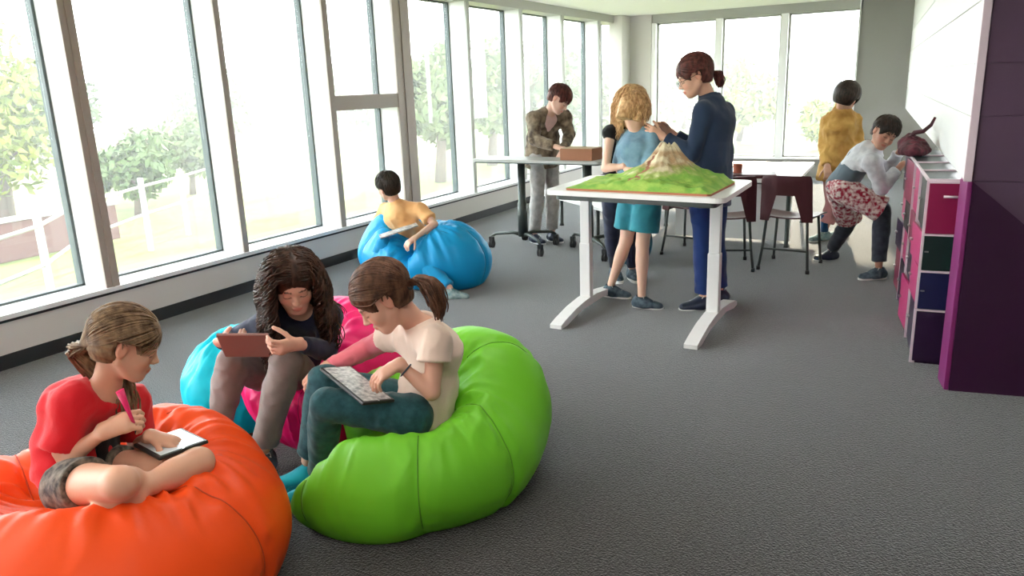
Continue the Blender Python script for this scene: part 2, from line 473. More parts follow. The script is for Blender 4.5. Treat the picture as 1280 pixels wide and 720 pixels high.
# purple end wall facing the camera
pd = Vector((.985, .17, 0)).normalized(); P0 = Vector((.172, 3.985, 0)); MP = rot_to(P0, pd)
mb = MB()
for a, b in zip([0] + zs[:-1], zs):
    mb.box((0, 0, a + .002), (3.2, .2, b - .002), .002, M=MP)
mb.box((0, .006, 0), (3.2, .21, HC), M=MP)
struct('wall_purple', mb, M['lilac'])
mb = MB(); mb.prism([(0.0, .0), (3.2, .0), (3.2, .001), (.60, .52), (0.01, 1.0), (0, 1.0)], -.012, 0.0)
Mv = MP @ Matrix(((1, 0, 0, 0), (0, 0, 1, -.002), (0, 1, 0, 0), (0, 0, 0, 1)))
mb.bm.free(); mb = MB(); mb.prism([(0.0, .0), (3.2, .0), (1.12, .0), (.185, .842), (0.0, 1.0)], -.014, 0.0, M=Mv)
struct('trim_31', mb, M['purple'])  # dark purple sheet with a sloping top edge, in front of the lilac
mb = MB(); mb.box((-.02, -.012, 0), (0, .14, 1.0), .003, M=MP); struct('trim_32', mb, M['magenta'])
M['wall_dim'] = mat('taupe_wall_paint', (.34, .32, .31), .85)
struct('wall_side', MB().box((3.35, -3, 0), (3.5, 4.6, HC)), M['wall_dim'])
struct('wall_behind', MB().box((-4.63, -3.15, 0), (3.5, -3, HC)), M['wall_dim'])
# fill panels added at the ceiling, out of view, to brighten camera-facing sides
M['fill_glow'] = mat('fill_panel_glow', (1, .93, .84), .5, emis=8.5)
for k, (lx, ly) in enumerate(((-3.0, -1.6), (-.4, -1.6), (1.9, -1.2), (-3.0, .5), (-.4, .4), (-1.5, 2.6))):
    t = empty('fill_panel', (lx, ly, HC), label='unseen fill light panel added overhead, ' + ['over the left rear windows', 'over the rear middle of the room', 'over the rear right corner', 'above the orange bean bag', 'just above the viewpoint', 'above the open carpet in front of the standing table'][k], cat='light', group='added fill light panels')
    MB().box((-.62, -.17, -.012), (.62, .17, .0)).build('fill_backing', M['white_metal'], t)
    MB().box((-.58, -.13, -.016), (.58, .13, -.012)).build('fill_face', M['fill_glow'], t)

# ------------------------------------------------------------------ lockers along the white wall
fd = Vector((-.089, .996, 0)).normalized(); L0_ = Vector((.0, 4.318, 0)); ML = rot_to(L0_, fd)   # local x away, local -y towards the wall
lab = ['nearest locker unit with crimson, green, navy and plum end drawers', 'second locker unit from the purple wall, dark top with pale edging',
       'third locker unit from the purple wall, beneath the hooks', 'farthest locker unit, beside the child in the white hoodie']
for k in range(4):
    x0, x1 = k * .43, k * .43 + .42
    t = empty('locker', tuple(ML @ Vector((x0, -.09, 0))), label=lab[k], cat='locker', group='coloured lockers along the white wall')
    mb = MB(); H = .955
    mb.box((x0 + .004, -.38, .0), (x1, -.018, H), M=ML); mb.build('body', M['plumd'], t, world_parent=True)
    mb = MB(); mb.box((x0, -.335, H), (x1 + .005, .004, H + .006), .002, M=ML); mb.build('top', M['dgreen'], t, world_parent=True)
    mb = MB()
    for (a, b) in ((x0 - .004, x0 + .010),): mb.box((a, -.335, H + .002), (b, .006, H + .014), .002, M=ML)
    mb.box((x0, -.006, H + .002), (x1, .008, H + .014), .002, M=ML)
    mb.box((x0, -.02, 0), (x0 + .012, .006, H), M=ML)
    mb.build('edging', M['edge'], t, world_parent=True)
    cs = ['plumd', 'navyd', 'dgreen', 'crimson']; zz = [.01, .295, .50, .69, .955]
    cf = [['plumd', 'pinkdoor', 'pinkdoor', 'blackpl'], ['pinkdoor', 'plumd', 'crimson', 'pinkdoor'], ['plumd', 'pinkdoor', 'blackpl', 'crimson'], ['crimson', 'plumd', 'pinkdoor', 'plumd']][k]
    for j in range(4):
        ang = [0, .03, .06, 0, .02][(k * 2 + j) % 5]
        Mh = ML @ Matrix.Translation((x0 + .014, -.004, 0)) @ Matrix.Rotation(ang, 4, 'Z')
        d = MB().box((0, -.014, zz[j] + .006), (.398, 0, zz[j + 1] - .006), .002, M=Mh).build('door', M[cf[j]], t, world_parent=True)
        MB().box((.33, 0, (zz[j] + zz[j + 1]) / 2 - .006), (.37, .014, (zz[j] + zz[j + 1]) / 2 + .006), .003, M=Mh).build('handle', M['chrome'], d, world_parent=True)
        if k == 0:
            e = MB().box((-.016, -.37, zz[j] + .006), (.003, -.006, zz[j + 1] - .007), .002, M=ML).build('drawer', M[cs[j]], t, world_parent=True)
            if j == 3: MB().tube([ML @ Vector((-.03, -.07, .885)), ML @ Vector((-.034, -.14, .885)), ], .006).build('handle', M['edge'], e, world_parent=True)
            elif j: MB().box((-.024, -.03, zz[j] + .10), (-.015, -.012, zz[j] + .106), M=ML).build('handle', M['chrome'], e, world_parent=True)
        if k == 0:
            MB().box((-.018, -.37, zz[j + 1] - .006), (.002, .004, zz[j + 1] + .004), M=ML).build('edging', M['edge'], t, world_parent=True)

# ------------------------------------------------------------------ white height-adjustable table
t = empty('standing_table', (-1.5, 4.6, 0), label='white standing-height table carrying the model volcano', cat='table')
TZ = .88
cx = [(-2.03, 4.10), (-.93, 4.00), (-.945, 4.82), (-2.045, 4.90)]
def rounded(poly, r, n=6):
    out = []
    m = len(poly)
    for i in range(m):
        p = Vector((*poly[i], 0)); a = (Vector((*poly[i - 1], 0)) - p).normalized(); b = (Vector((*poly[(i + 1) % m], 0)) - p).normalized()
        for k in range(n + 1):
            u = k / n; q = p + a * r * (1 - u) ** 2 + b * r * u ** 2
            out.append((q.x, q.y))
    return out
MB().prism(rounded(cx, .07), TZ - .028, TZ).build('tabletop', M['white_lam'], t, world_parent=True)
def poly_off(poly, d):
    c = Vector((sum(p[0] for p in poly) / 4, sum(p[1] for p in poly) / 4)); return [tuple(c + (Vector(p) - c) * d) for p in poly]
MB().prism(rounded(poly_off(cx, .9), .04), TZ - .06, TZ - .028).build('underframe', M['dark_metal'], t, world_parent=True)
for (bx_, by_) in ((-1.985, 4.63), (-1.11, 4.58)):
    MB().box((bx_ - .038, by_ - .03, .05), (bx_ + .038, by_ + .03, .46), .006).box((bx_ - .033, by_ - .025, .44), (bx_ + .033, by_ + .025, TZ - .05), .005).build('leg', M['white_metal'], t, world_parent=True)
    prof = [(-.50, 0), (-.50, .025), (-.42, .045), (-.25, .075), (-.06, .09), (.08, .09), (.27, .07), (.44, .045), (.50, .025), (.50, 0), (.40, 0), (.2, .035), (-.2, .035), (-.40, 0)]
    mb = MB()
    Mf = Matrix.Translation((bx_, by_, 0)) @ Matrix(((0, 0, 1, 0), (1, 0, 0, 0), (0, 1, 0, 0), (0, 0, 0, 1)))
    lo = [mb.bm.verts.new(Mf @ Vector((p[0], p[1], -.04))) for p in prof]; hi = [mb.bm.verts.new(Mf @ Vector((p[0], p[1], .04))) for p in prof]
    n = len(prof)
    f1 = mb.bm.faces.new(lo); f2 = mb.bm.faces.new(hi)
    for i in range(n): mb.bm.faces.new((lo[i], lo[(i + 1) % n], hi[(i + 1) % n], hi[i]))
    bmesh.ops.triangulate(mb.bm, faces=[f1, f2])
    mb.build('foot', M['white_metal'], t, world_parent=True)

# model volcano on a green base board
def volcano():
    t = empty('model_volcano', (-1.5, 4.5, TZ), label='papier-mache model volcano with brown cone on green land', cat='model')
    base = [(-1.90, 4.12), (-1.02, 4.06), (-1.01, 4.62), (-1.90, 4.74)]
    MB().prism(rounded(base, .03), TZ, TZ + .012).build('base_board', mat('orange_brown_board', (.42, .14, .07), .7), t, world_parent=True)
    n = 130; vs = []
    b = np.array(base); cxv, cyv = -1.375, 4.43
    cols = []
    U, Vv = np.meshgrid(np.linspace(0, 1, n), np.linspace(0, 1, n), indexing='ij'); U = U.ravel(); Vv = Vv.ravel()
    P = (b[0] * ((1 - U) * (1 - Vv))[:, None] + b[1] * (U * (1 - Vv))[:, None] + b[2] * (U * Vv)[:, None] + b[3] * ((1 - U) * Vv)[:, None])
    P = np.c_[P, np.zeros(len(P))]
    dx, dy = P[:, 0] - cxv, P[:, 1] - cyv; r = np.hypot(dx, dy * 1.0); an = np.arctan2(dy, dx)
    ridge = fbm(np.c_[np.cos(an) * 3, np.sin(an) * 3, r * 2], 5, 3)
    edge = np.minimum.reduce([U, 1 - U, Vv, 1 - Vv]); em = np.clip(edge / .07, 0, 1)
    h = .27 * np.exp(-r / .125) + .035 * np.exp(-(r / .3) ** 2)
    h = np.minimum(h, .222 + .01 * ridge)
    h = h - .05 * np.exp(-(r / .022) ** 2)
    h = h * (1 + .13 * ridge * np.clip(r / .08, 0, 1)) + .008 * fbm(np.c_[P[:, :2] * 14, U * 0], 3)
    h = (h + .012) * em
    P[:, 2] = TZ + .0125 + np.maximum(h, 0)
    i = np.arange(n * n).reshape(n, n)
    F = np.stack([i[:-1, :-1].ravel(), i[1:, :-1].ravel(), i[1:, 1:].ravel(), i[:-1, 1:].ravel()], 1)
    g = np.array([.20, .42, .06]); g2 = np.array([.38, .55, .10]); br = np.array([.42, .27, .14]); cr = np.array([.70, .62, .42]); rd = np.array([.33, .13, .08])
    nz = fbm(np.c_[P[:, :2] * 22, P[:, 2] * 22], 9)[:, None]; hh = (P[:, 2] - TZ)[:, None]
    c = g + (g2 - g) * np.clip(nz * .8 + .5, 0, 1)
    w = np.clip((hh + nz * .035 - .085) / .05, 0, 1); c = c * (1 - w) + (br + (cr - br) * np.clip(nz + .35, 0, 1)) * w
    w = np.clip((hh - .205) / .02, 0, 1); c = c * (1 - w) + cr * w
    st = (np.abs(np.sin(an * 1.0 + 2.05 + .2 * nz[:, 0])) < .06) & (hh[:, 0] > .06) & (dy < 0); c[st] = rd
    m = mat('painted_papier_mache', (.3, .5, .1), .75, attr=True, bump=.3, bscale=90)
    o = mesh_obj('landform', P, F, m, t, smooth=True, world_parent=True); set_tint(o.data, c)
volcano()

# ------------------------------------------------------------------ narrow dark rolling table with a cardboard box
t = empty('rolling_table', (-3.0, 6.2, 0), label='narrow dark flip-top table on castors near the windows', cat='table')
FZ = .86
MB().prism(rounded([(-3.72, 6.02), (-2.42, 5.94), (-2.42, 6.28), (-3.72, 6.36)], .04), FZ - .022, FZ).build('tabletop', M['header'], t, world_parent=True)
MB().prism(rounded([(-3.70, 6.03), (-2.43, 5.95), (-2.43, 6.27), (-3.70, 6.35)], .04), FZ - .034, FZ - .022).build('edge_band', M['dark_metal'], t, world_parent=True)
for cxp in (-3.28, -2.62):
    MB().tube([(cxp, 6.17, FZ - .03), (cxp, 6.17, .46), (cxp, 6.17, .45), (cxp, 6.17, .14)], [.035, .035, .045, .045], 16).build('column', M['dark_metal'], t, world_parent=True)
    for (ex, ey) in (((-3.02, 6.0), (-3.64, 6.2), (-3.50, 6.62), (-3.1, 6.5)) if cxp < -3 else ((-2.4, 6.0), (-2.3, 6.45), (-2.9, 6.45))):
        p0 = Vector((cxp, 6.17, .15)); p1 = Vector((ex, ey, .11))
        f = MB().tube([p0, p0.lerp(p1, .3) + Vector((0, 0, .03)), p0.lerp(p1, .85) + Vector((0, 0, .025)), p1 + Vector((0, 0, -.0))], [.02, .017, .014, .012], 8).build('foot', M['dark_metal'], t, world_parent=True)
        a = MB(); a.tube([(ex - .018, ey, .038), (ex - .004, ey, .038)], .038, 16); a.tube([(ex + .004, ey, .038), (ex + .018, ey, .038)], .038, 16)
        a.box((ex - .024, ey - .018, .05), (ex + .024, ey + .018, .11), .006); a.build('castor', M['blackpl'], f, world_parent=True)
t = empty('cardboard_box', (-2.68, 6.13, FZ), label='small brown cardboard box on the dark rolling table', cat='box')
mc = mat('brown_cardboard', (.30, .125, .065), .85, bump=.05, bscale=90)
Mb = Matrix.Translation((-2.66, 6.12, FZ)) @ Matrix.Rotation(-.08, 4, 'Z')
MB().box((-.155, -.10, .0), (.155, .10, .098), .003, M=Mb).build('carton', mc, t, world_parent=True)
MB().box((-.15, -.095, .098), (.15, .095, .104), .002, M=Mb).build('flap', mat('pale_cardboard', (.50, .36, .24), .85), t, world_parent=True)

# ------------------------------------------------------------------ low white bench table with papers
t = empty('low_table', (-2.9, 6.9, 0), label='low white table with loose papers behind the standing table', cat='table')
MB().prism(rounded([(-3.90, 7.55), (-2.55, 6.45), (-2.3, 6.6), (-2.3, 8.1)], .05), .345, .37).build('tabletop', M['white_lam'], t, world_parent=True)
for (a, b) in ((-2.78, 6.78), (-3.5, 7.5), (-2.42, 7.8)):
    MB().tube([(a, b, .345), (a, b, .03), (a, b, 0)], [.02, .018, .026], 10).build('leg', M['dark_metal'], t, world_parent=True)
mp = mat('paper', (.86, .85, .83), .7)
for k, (a, b, r) in enumerate(((-3.0, 7.05, .3), (-2.72, 6.9, 1.0), (-2.55, 7.3, .6))):
    o = MB().box((a - .14, b - .10, .37), (a + .14, b + .10, .374), M=Matrix.Translation((a, b, 0)) @ Matrix.Rotation(r, 4, 'Z') @ Matrix.Translation((-a, -b, 0))).build('paper_sheet', mp)
    tag(o, ['white paper sheet at the left end of the low table', 'white paper sheet near the front edge of the low table', 'white paper sheet on the low table beside the table leg'][k], 'paper', 'papers on the low table')
# long white tables at the back
def long_table(name, poly, z, label, legs, panel=None):
    t = empty(name, (poly[0][0], poly[0][1], 0), label=label, cat='table')
    MB().prism(rounded(poly, .03), z - .03, z).build('tabletop', M['white_lam'], t, world_parent=True)
    MB().prism(rounded(poly_off(poly, .985), .03), z - .045, z - .03).build('edge_band', M['dark_metal'], t, world_parent=True)
    for (a, b) in legs: MB().tube([(a, b, z - .04), (a, b, .01), (a, b, 0)], [.02, .018, .025], 10).build('leg', M['dark_metal'], t, world_parent=True)
    if panel:
        a, b = panel; d = Vector((b[0] - a[0], b[1] - a[1], 0)); Mx = rot_to(Vector((a[0], a[1], 0)), d.normalized())
        MB().box((0, -.012, .02), (d.length, .012, z - .045), M=Mx).build('modesty_panel', M['white_lam'], t, world_parent=True)
long_table('long_table', [(-3.75, 8.3), (-2.95, 8.3), (-2.55, 10.3), (-3.35, 10.3)], .66, 'long white table standing by the left windows in the background', [(-3.62, 8.4), (-3.05, 8.4), (-3.2, 10.2), (-2.65, 10.2)])
long_table('long_table', [(-2.2, 6.95), (-1.0, 6.98), (-1.06, 8.5), (-2.2, 8.5)], .62, 'long white table behind the brown chairs, under the back windows', [(-1.08, 7.08), (-1.14, 8.4), (-2.1, 8.4)], ((-2.15, 7.25), (-1.08, 7.27)))
# cup and folder on that table
t = empty('cup', (-1.54, 7.35, .62), label='terracotta coloured cup on the long white table behind the adult', cat='cup')
MB().lathe([(.032, 0), (.036, .02), (.042, .11), (.045, .115), (.041, .115), (.034, .015), (.01, .012)], (-1.55, 7.15, .62)).build('vessel', mat('terracotta', (.36, .09, .05), .5), t, world_parent=True)
MB().tube([(-1.55 - .04, 7.15, .71), (-1.55 - .075, 7.15, .70), (-1.55 - .07, 7.15, .66), (-1.55 - .038, 7.15, .65)], .007).build('handle', mat('terracotta_handle', (.36, .09, .05), .5), t, world_parent=True)
o = MB().box((-1.60, 7.0, .62), (-1.2, 7.25, .655), .012, M=Matrix.Translation((-1.4, 7.1, 0)) @ Matrix.Rotation(.2, 4, 'Z') @ Matrix.Translation((1.4, -7.1, 0))).build('folder', M['maroon'])
tag(o, 'dark maroon folder lying on the long white table beside the cup', 'folder')

# ------------------------------------------------------------------ school chairs
def school_chair(loc, rz, label):
    t = empty('school_chair', loc, rz, label, 'chair', 'maroon plastic school chairs')
    # backrest shell with the trapezoid cut-out, curved
    W, z0, z1 = .20, .40, .76
    mb = MB(); n = 16; m = 14
    grid = {}
    for i in range(n + 1):
        for j in range(m + 1):
            u = -1 + 2 * i / n; z = z0 + (z1 - z0) * j / m
            hw = W * (1 - .06 * (j / m))
            if j == m: hw *= .93
            elif j == m - 1: hw *= .985
            v_ = j / m; uh = .64 - .28 * min(v_ / .58, 1); iu = abs(2 * i / n - 1)
            u = math.copysign(iu / .625 * uh if iu <= .625 else uh + (iu - .625) / .375 * (1 - uh), u)
            grid[i, j] = Vector((u * hw, .20 + .04 * j / m - .035 * (1 - u * u) * -1, z))
    th = .010
    F = []
    def inhole(i, j):
        u = abs(-1 + 2 * (i + .5) / n); v = (j + .5) / m
        return v < .58 and u < .625
    vf = {k: mb.bm.verts.new(p) for k, p in grid.items()}; vb = {k: mb.bm.verts.new(p + Vector((0, th, 0))) for k, p in grid.items()}
    solid = {(i, j) for i in range(n) for j in range(m) if not inhole(i, j)}
    for (i, j) in solid:
        q = [(i, j), (i + 1, j), (i + 1, j + 1), (i, j + 1)]
        mb.bm.faces.new([vf[k] for k in q]); mb.bm.faces.new([vb[k] for k in reversed(q)])
        for a, b, nb in ((q[0], q[1], (i, j - 1)), (q[1], q[2], (i + 1, j)), (q[2], q[3], (i, j + 1)), (q[3], q[0], (i - 1, j))):
            if nb not in solid: mb.bm.faces.new((vf[b], vf[a], vb[a], vb[b]))
    loose = [v for v in mb.bm.verts if not v.link_faces]
    for v in loose: mb.bm.verts.remove(v)
    o = mb.build('backrest', M['maroon'], t)
    mb = MB(); g = {}
    for i in range(13):
        for j in range(11):
            u = -1 + i / 6; v = -1 + j / 5
            r = max(0, abs(u) ** 6 + abs(v) ** 6 - 1)
            g[i, j] = Vector((u * .205 * (1 - .05 * v), v * .20, .435 - .018 * (1 - u * u) - (.02 * max(0, -v - .6)) + .02 * max(0, v - .5)))
    a_ = {k: mb.bm.verts.new(p) for k, p in g.items()}; b_ = {k: mb.bm.verts.new(p - Vector((0, 0, .012))) for k, p in g.items()}
    for i in range(12):
        for j in range(10):
            q = [(i, j), (i + 1, j), (i + 1, j + 1), (i, j + 1)]
            mb.bm.faces.new([a_[k] for k in q]); mb.bm.faces.new([b_[k] for k in reversed(q)])
    bd = [(i, 0) for i in range(12)] + [(12, j) for j in range(10)] + [(12 - i, 10) for i in range(12)] + [(0, 10 - j) for j in range(10)]
    for k in range(len(bd)):
        p, q = bd[k], bd[(k + 1) % len(bd)]; mb.bm.faces.new((a_[q], a_[p], b_[p], b_[q]))
    mb.build('seat', M['maroon'], t)
    for sx in (-1, 1):
        MB().tube([(sx * .15, .19, .55), (sx * .155, .185, .41), (sx * .17, .20, .2), (sx * .19, .23, .012)], .011, 10).build('leg', M['dark_metal'], t)
        MB().tube([(sx * .16, -.15, .415), (sx * .175, -.17, .2), (sx * .19, -.20, .012)], .011, 10).build('leg', M['dark_metal'], t)
        MB().tube([(sx * .16, -.15, .412), (sx * .158, .19, .405)], .010, 10).build('seat_rail', M['dark_metal'], t)
        for yy in (.23, -.20):
            MB().tube([(sx * .19, yy, .03), (sx * .19, yy, 0)], .016, 10).build('glide', M['blackpl'], t)
    MB().tube([(-.175, .205, .17), (.175, .205, .17)], .008).build('stretcher', M['dark_metal'], t)
    return t
school_chair((-.93, 6.36, 0), -.10 + math.pi, 'maroon school chair right of the standing table, its cut-out back facing out')
school_chair((-1.42, 6.20, 0), math.pi + .35, 'maroon school chair partly behind the right end of the standing table')
school_chair((-1.80, 6.62, 0), math.pi - .2, 'maroon school chair seen under the standing table, right of the boy')
# backpack under the far side
t = empty('backpack', (-2.13, 5.98, 0), label='navy and teal backpack on the floor behind the standing table leg', cat='backpack')
Fd = Field((-2.42, 5.72, -.02), (-1.84, 6.24, .5), .012)
Fd.ell((-2.13, 5.98, .20), (.16, .11, .21), k=.01).ell((-2.13, 5.87, .14), (.12, .06, .12), k=.02).half((0, 0, .002), (0, 0, -1))
field_obj('bag', Fd, mat('navy_nylon', (.02, .05, .12), .6, col2=(.02, .20, .24), vscale=7), t)
for sx in (-.07, .07): MB().tube([(-2.13 + sx, 6.07, .36), (-2.13 + sx, 6.13, .25), (-2.13 + sx, 6.08, .06)], .014, flat=.5).build('strap', M['blackpl'], t, world_parent=True)
MB().tube([(-2.16, 5.98, .40), (-2.13, 5.98, .44), (-2.10, 5.98, .40)], .008).build('handle', M['crimson'], t, world_parent=True)
# umbrella-like red cloth bag on the locker tops
t = empty('tote_bag', (-.14, 5.75, .97), label='crumpled dark red bag with raised handle on the farthest lockers', cat='bag')
Fd = Field((-.42, 5.3, .93), (.12, 6.1, 1.25), .012)
Fd.ell((-.10, 5.62, 1.0), (.09, .18, .055), k=.03).ell((-.13, 5.80, 1.02), (.08, .12, .07), k=.03).half((0, 0, .972), (0, 0, -1))
field_obj('bag', Fd, mat('dark_red_cloth', (.035, .005, .010), .8, col2=(.13, .02, .035), vscale=25), t, disp=lambda V, N: .012 * fbm(V * 22, 3))
MB().tube([(-.15, 5.78, 1.05), (-.11, 5.76, 1.10), (-.06, 5.74, 1.11), (-.02, 5.72, 1.15), (-.0, 5.72, 1.20)], [.016, .016, .014, .012, .008], 8).build('handle', mat('dark_red_strap', (.05, .006, .012), .7), t, world_parent=True)

# ------------------------------------------------------------------ outside
GZ = -2.0
gm = mat('lawn', (.09, .115, .018), .9, col2=(.15, .175, .035), vscale=.8, bump=.6, bscale=14)
o = MB().box((-90, -40, GZ - .2), (40, 160, GZ)).build('ground', gm); o['kind'] = 'structure'
def leafmat(n, c, c2): return mat(n, c, .7, col2=c2, vscale=1.3)
LM = [leafmat('foliage_lime', (.085, .135, .010), (.24, .28, .028)), leafmat('foliage_green', (.040, .080, .014), (.10, .15, .04)), leafmat('foliage_pale', (.07, .11, .03), (.14, .18, .06))]
bark = mat('bark', (.12, .09, .07), .9, bump=.5, bscale=12)
def tree(x, y, h, w, m, label, seed, nleaf=2600, ls=.22, group='trees beyond the windows', low=.25):
    rg = np.random.default_rng(seed)
    t = empty('tree', (x, y, GZ), label=label, cat='tree', group=group)
    mb = MB(); mb.tube([(0, 0, 0), (.05 * w, 0, h * .3), (-.03 * w, .02, h * .6), (0, 0, h * .85)], [.045 * h, .035 * h, .02 * h, .006 * h], 8)
    for k in range(7):
        a = k * 2.4; z = h * (.3 + .07 * k); mb.tube([(0, 0, z), (math.cos(a) * w * .3, math.sin(a) * w * .3, z + h * .1)], [.014 * h, .004 * h], 6)
    mb.build('trunk', bark, t)
    nb = 26; cs = rg.normal(size=(nb, 3)); cs /= np.linalg.norm(cs, axis=1)[:, None]; cs *= rg.uniform(.35, .9, (nb, 1))
    cs = cs * np.array([w * .5, w * .5, h * (1 - low) * .5]) + np.array([0, 0, h * (low + (1 - low) * .5)])
    br = rg.uniform(.14, .24, nb) * w
    k = rg.integers(0, nb, nleaf); d = rg.normal(size=(nleaf, 3)); d /= np.linalg.norm(d, axis=1)[:, None]
    p = cs[k] + d * (br[k] * rg.uniform(.75, 1.1, nleaf))[:, None]
    a = rg.normal(size=(nleaf, 3)); a /= np.linalg.norm(a, axis=1)[:, None]; b = np.cross(a, d + .4 * rg.normal(size=(nleaf, 3))); b /= np.linalg.norm(b, axis=1)[:, None]
    s = ls * rg.uniform(.6, 1.3, nleaf)[:, None]
    c = np.cross(a, b)
    V = np.stack([p - a * s, p + b * s * .45 + c * s * .12, p + a * s, p - b * s * .45 + c * s * .12], 1).reshape(-1, 3)
    Fq = np.arange(nleaf * 4).reshape(-1, 4)
    mesh_obj('foliage', V, Fq, m, t)
def polar(px, D, z=0):
    r = _R @ np.array([px - 640, 230., -F_PX]); fh = nrm([_R[0] @ [0, 0, -1], _R[1] @ [0, 0, -1], 0]); return (CAM_POS + r * D / (r @ fh))[:2]
TL = [(-20, 24, 5.6, 5.2, 0, 'large lime green tree outside the leftmost window', 5200, .2), (66, 32, 5.4, 3.2, 1, 'darker green tree just right of the large lime tree outside', 3000, .2),
      (150, 24, 2.5, 2.6, 1, 'low dark green bush behind the fence outside the second window', 2600, .15), (225, 29, 2.8, 3, 2, 'pale bush behind the fence outside the second window', 2200, .15),
      (262, 45, 4.6, 5, 2, 'pale tree at the left edge of the third window', 2600, .25), (318, 70, 6.2, 6, 2, 'distant pale tree outside the third window', 2600, .4), (385, 85, 6.5, 10, 2, 'distant pale tree right of centre in the third window', 2400, .45),
      (460, 60, 5.0, 7, 2, 'distant tree seen below the window crossbar', 2200, .35),
      (545, 30, 5.2, 3.0, 2, 'pale green tree outside right of the thick window post', 3200, .25), (612, 36, 5.8, 3.2, 2, 'pale green tree outside left of the rolling table', 3000, .25), (665, 44, 5.5, 7, 2, 'pale tree outside behind the bending person', 2400, .3),
      (735, 50, 5, 7, 2, 'pale tree outside between the bending person and the corner', 2200, .3), (855, 60, 5.0, 8, 2, 'distant tree outside the back window behind the adult', 2200, .35), (925, 45, 4.2, 5, 0, 'yellow green tree outside the middle back window', 2600, .3),
      (1050, 38, 2.3, 3.2, 0, 'low yellow green bush outside the right back window', 2600, .25)]
for k, (px, D, h, w, mi, lb, nl, ls) in enumerate(TL):
    q = polar(px, D); tree(q[0], q[1], h, w, LM[mi], lb, 10 + k, nl, ls)
# fence
t0 = polar(5, 12.5); pts = [polar(a, b) for a, b in ((-60, 11), (18, 12.5), (72, 15), (160, 18), (212, 20), (262, 23), (330, 27), (400, 31))]
fe = empty('fence', (pts[0][0], pts[0][1], GZ), label='white post and rail fence across the lawn outside', cat='fence')
fm = mat('pale_fence_paint', (.30, .29, .27), .7)
for p in pts: MB().box((p[0] - .05, p[1] - .05, GZ), (p[0] + .05, p[1] + .05, GZ + 1.75), .005).build('post', fm, fe, world_parent=True)
for z in (.9, 1.55):
    MB().tube([(p[0], p[1], GZ + z) for p in pts], .035, 6).build('rail', fm, fe, world_parent=True)
# low brick wall, red barn, distant block
def wall_seg(a, b, h, th, name, m, label, cat):
    d = Vector((b[0] - a[0], b[1] - a[1], 0)); Mx = rot_to(Vector((a[0], a[1], GZ)), d.normalized())
    t = empty(name, (a[0], a[1], GZ), label=label, cat=cat)
    mb = MB().box((0, -th / 2, 0), (d.length, th / 2, h), .02, M=Mx); mb.build('masonry', m, t, world_parent=True)
    MB().box((-.05, -th / 2 - .05, h), (d.length + .05, th / 2 + .05, h + .08), .01, M=Mx).build('coping', fm, t, world_parent=True)
wall_seg(polar(-60, 17), polar(118, 20), .9, .3, 'garden_wall', mat('reddish_brick', (.12, .06, .05), .9, bump=.3, bscale=5), 'low reddish garden wall behind the fence at far left', 'wall')
def house(px, D, w, dp, h, m, label, roofm, nwin, rz=0, pitched=True, rows=None):
    q = polar(px, D); t = empty('building', (q[0], q[1], GZ), rz, label, 'building')
    MB().box((-w / 2, 0, 0), (w / 2, dp, h)).build('walls', m, t)
    if pitched:
        mb = MB(); Mx = Matrix(((0, 0, 1, 0), (1, 0, 0, 0), (0, 1, 0, 0), (0, 0, 0, 1))); mb.prism([(-.3, h), (dp + .3, h), (dp / 2, h + 1.4)], -w / 2 - .2, w / 2 + .2, M=Mx); mb.build('roof', roofm, t)
    else: MB().box((-w / 2 - .1, -.1, h), (w / 2 + .1, dp + .1, h + .25)).build('roof', roofm, t)
    rows = rows or max(1, int(h // 2.9)); hw_ = min(.6, h / rows * .3)
    for r in range(rows):
        for k in range(nwin):
            xx = -w / 2 + w * (k + .5) / nwin; z = h / rows * (r + .5)
            MB().box((xx - w / nwin * .3, -.05, z - hw_), (xx + w / nwin * .3, .02, z + hw_)).build('window', M['gl2'], t)
M['gl2'] = mat('dark_window', (.16, .20, .22), .2)
house(205, 62, 9, 5, 2.4, mat('faded_red_board', (.22, .05, .05), .8), 'long low red building across the field', mat('pale_red_roof', (.20, .09, .085), .8), 6, rz=.5)
house(1012, 50, 3.6, 4, 3.9, mat('grey_blue_render', (.10, .12, .13), .7), 'distant grey office block outside the right back window', M['header'], 4, rz=.1, pitched=False, rows=3)

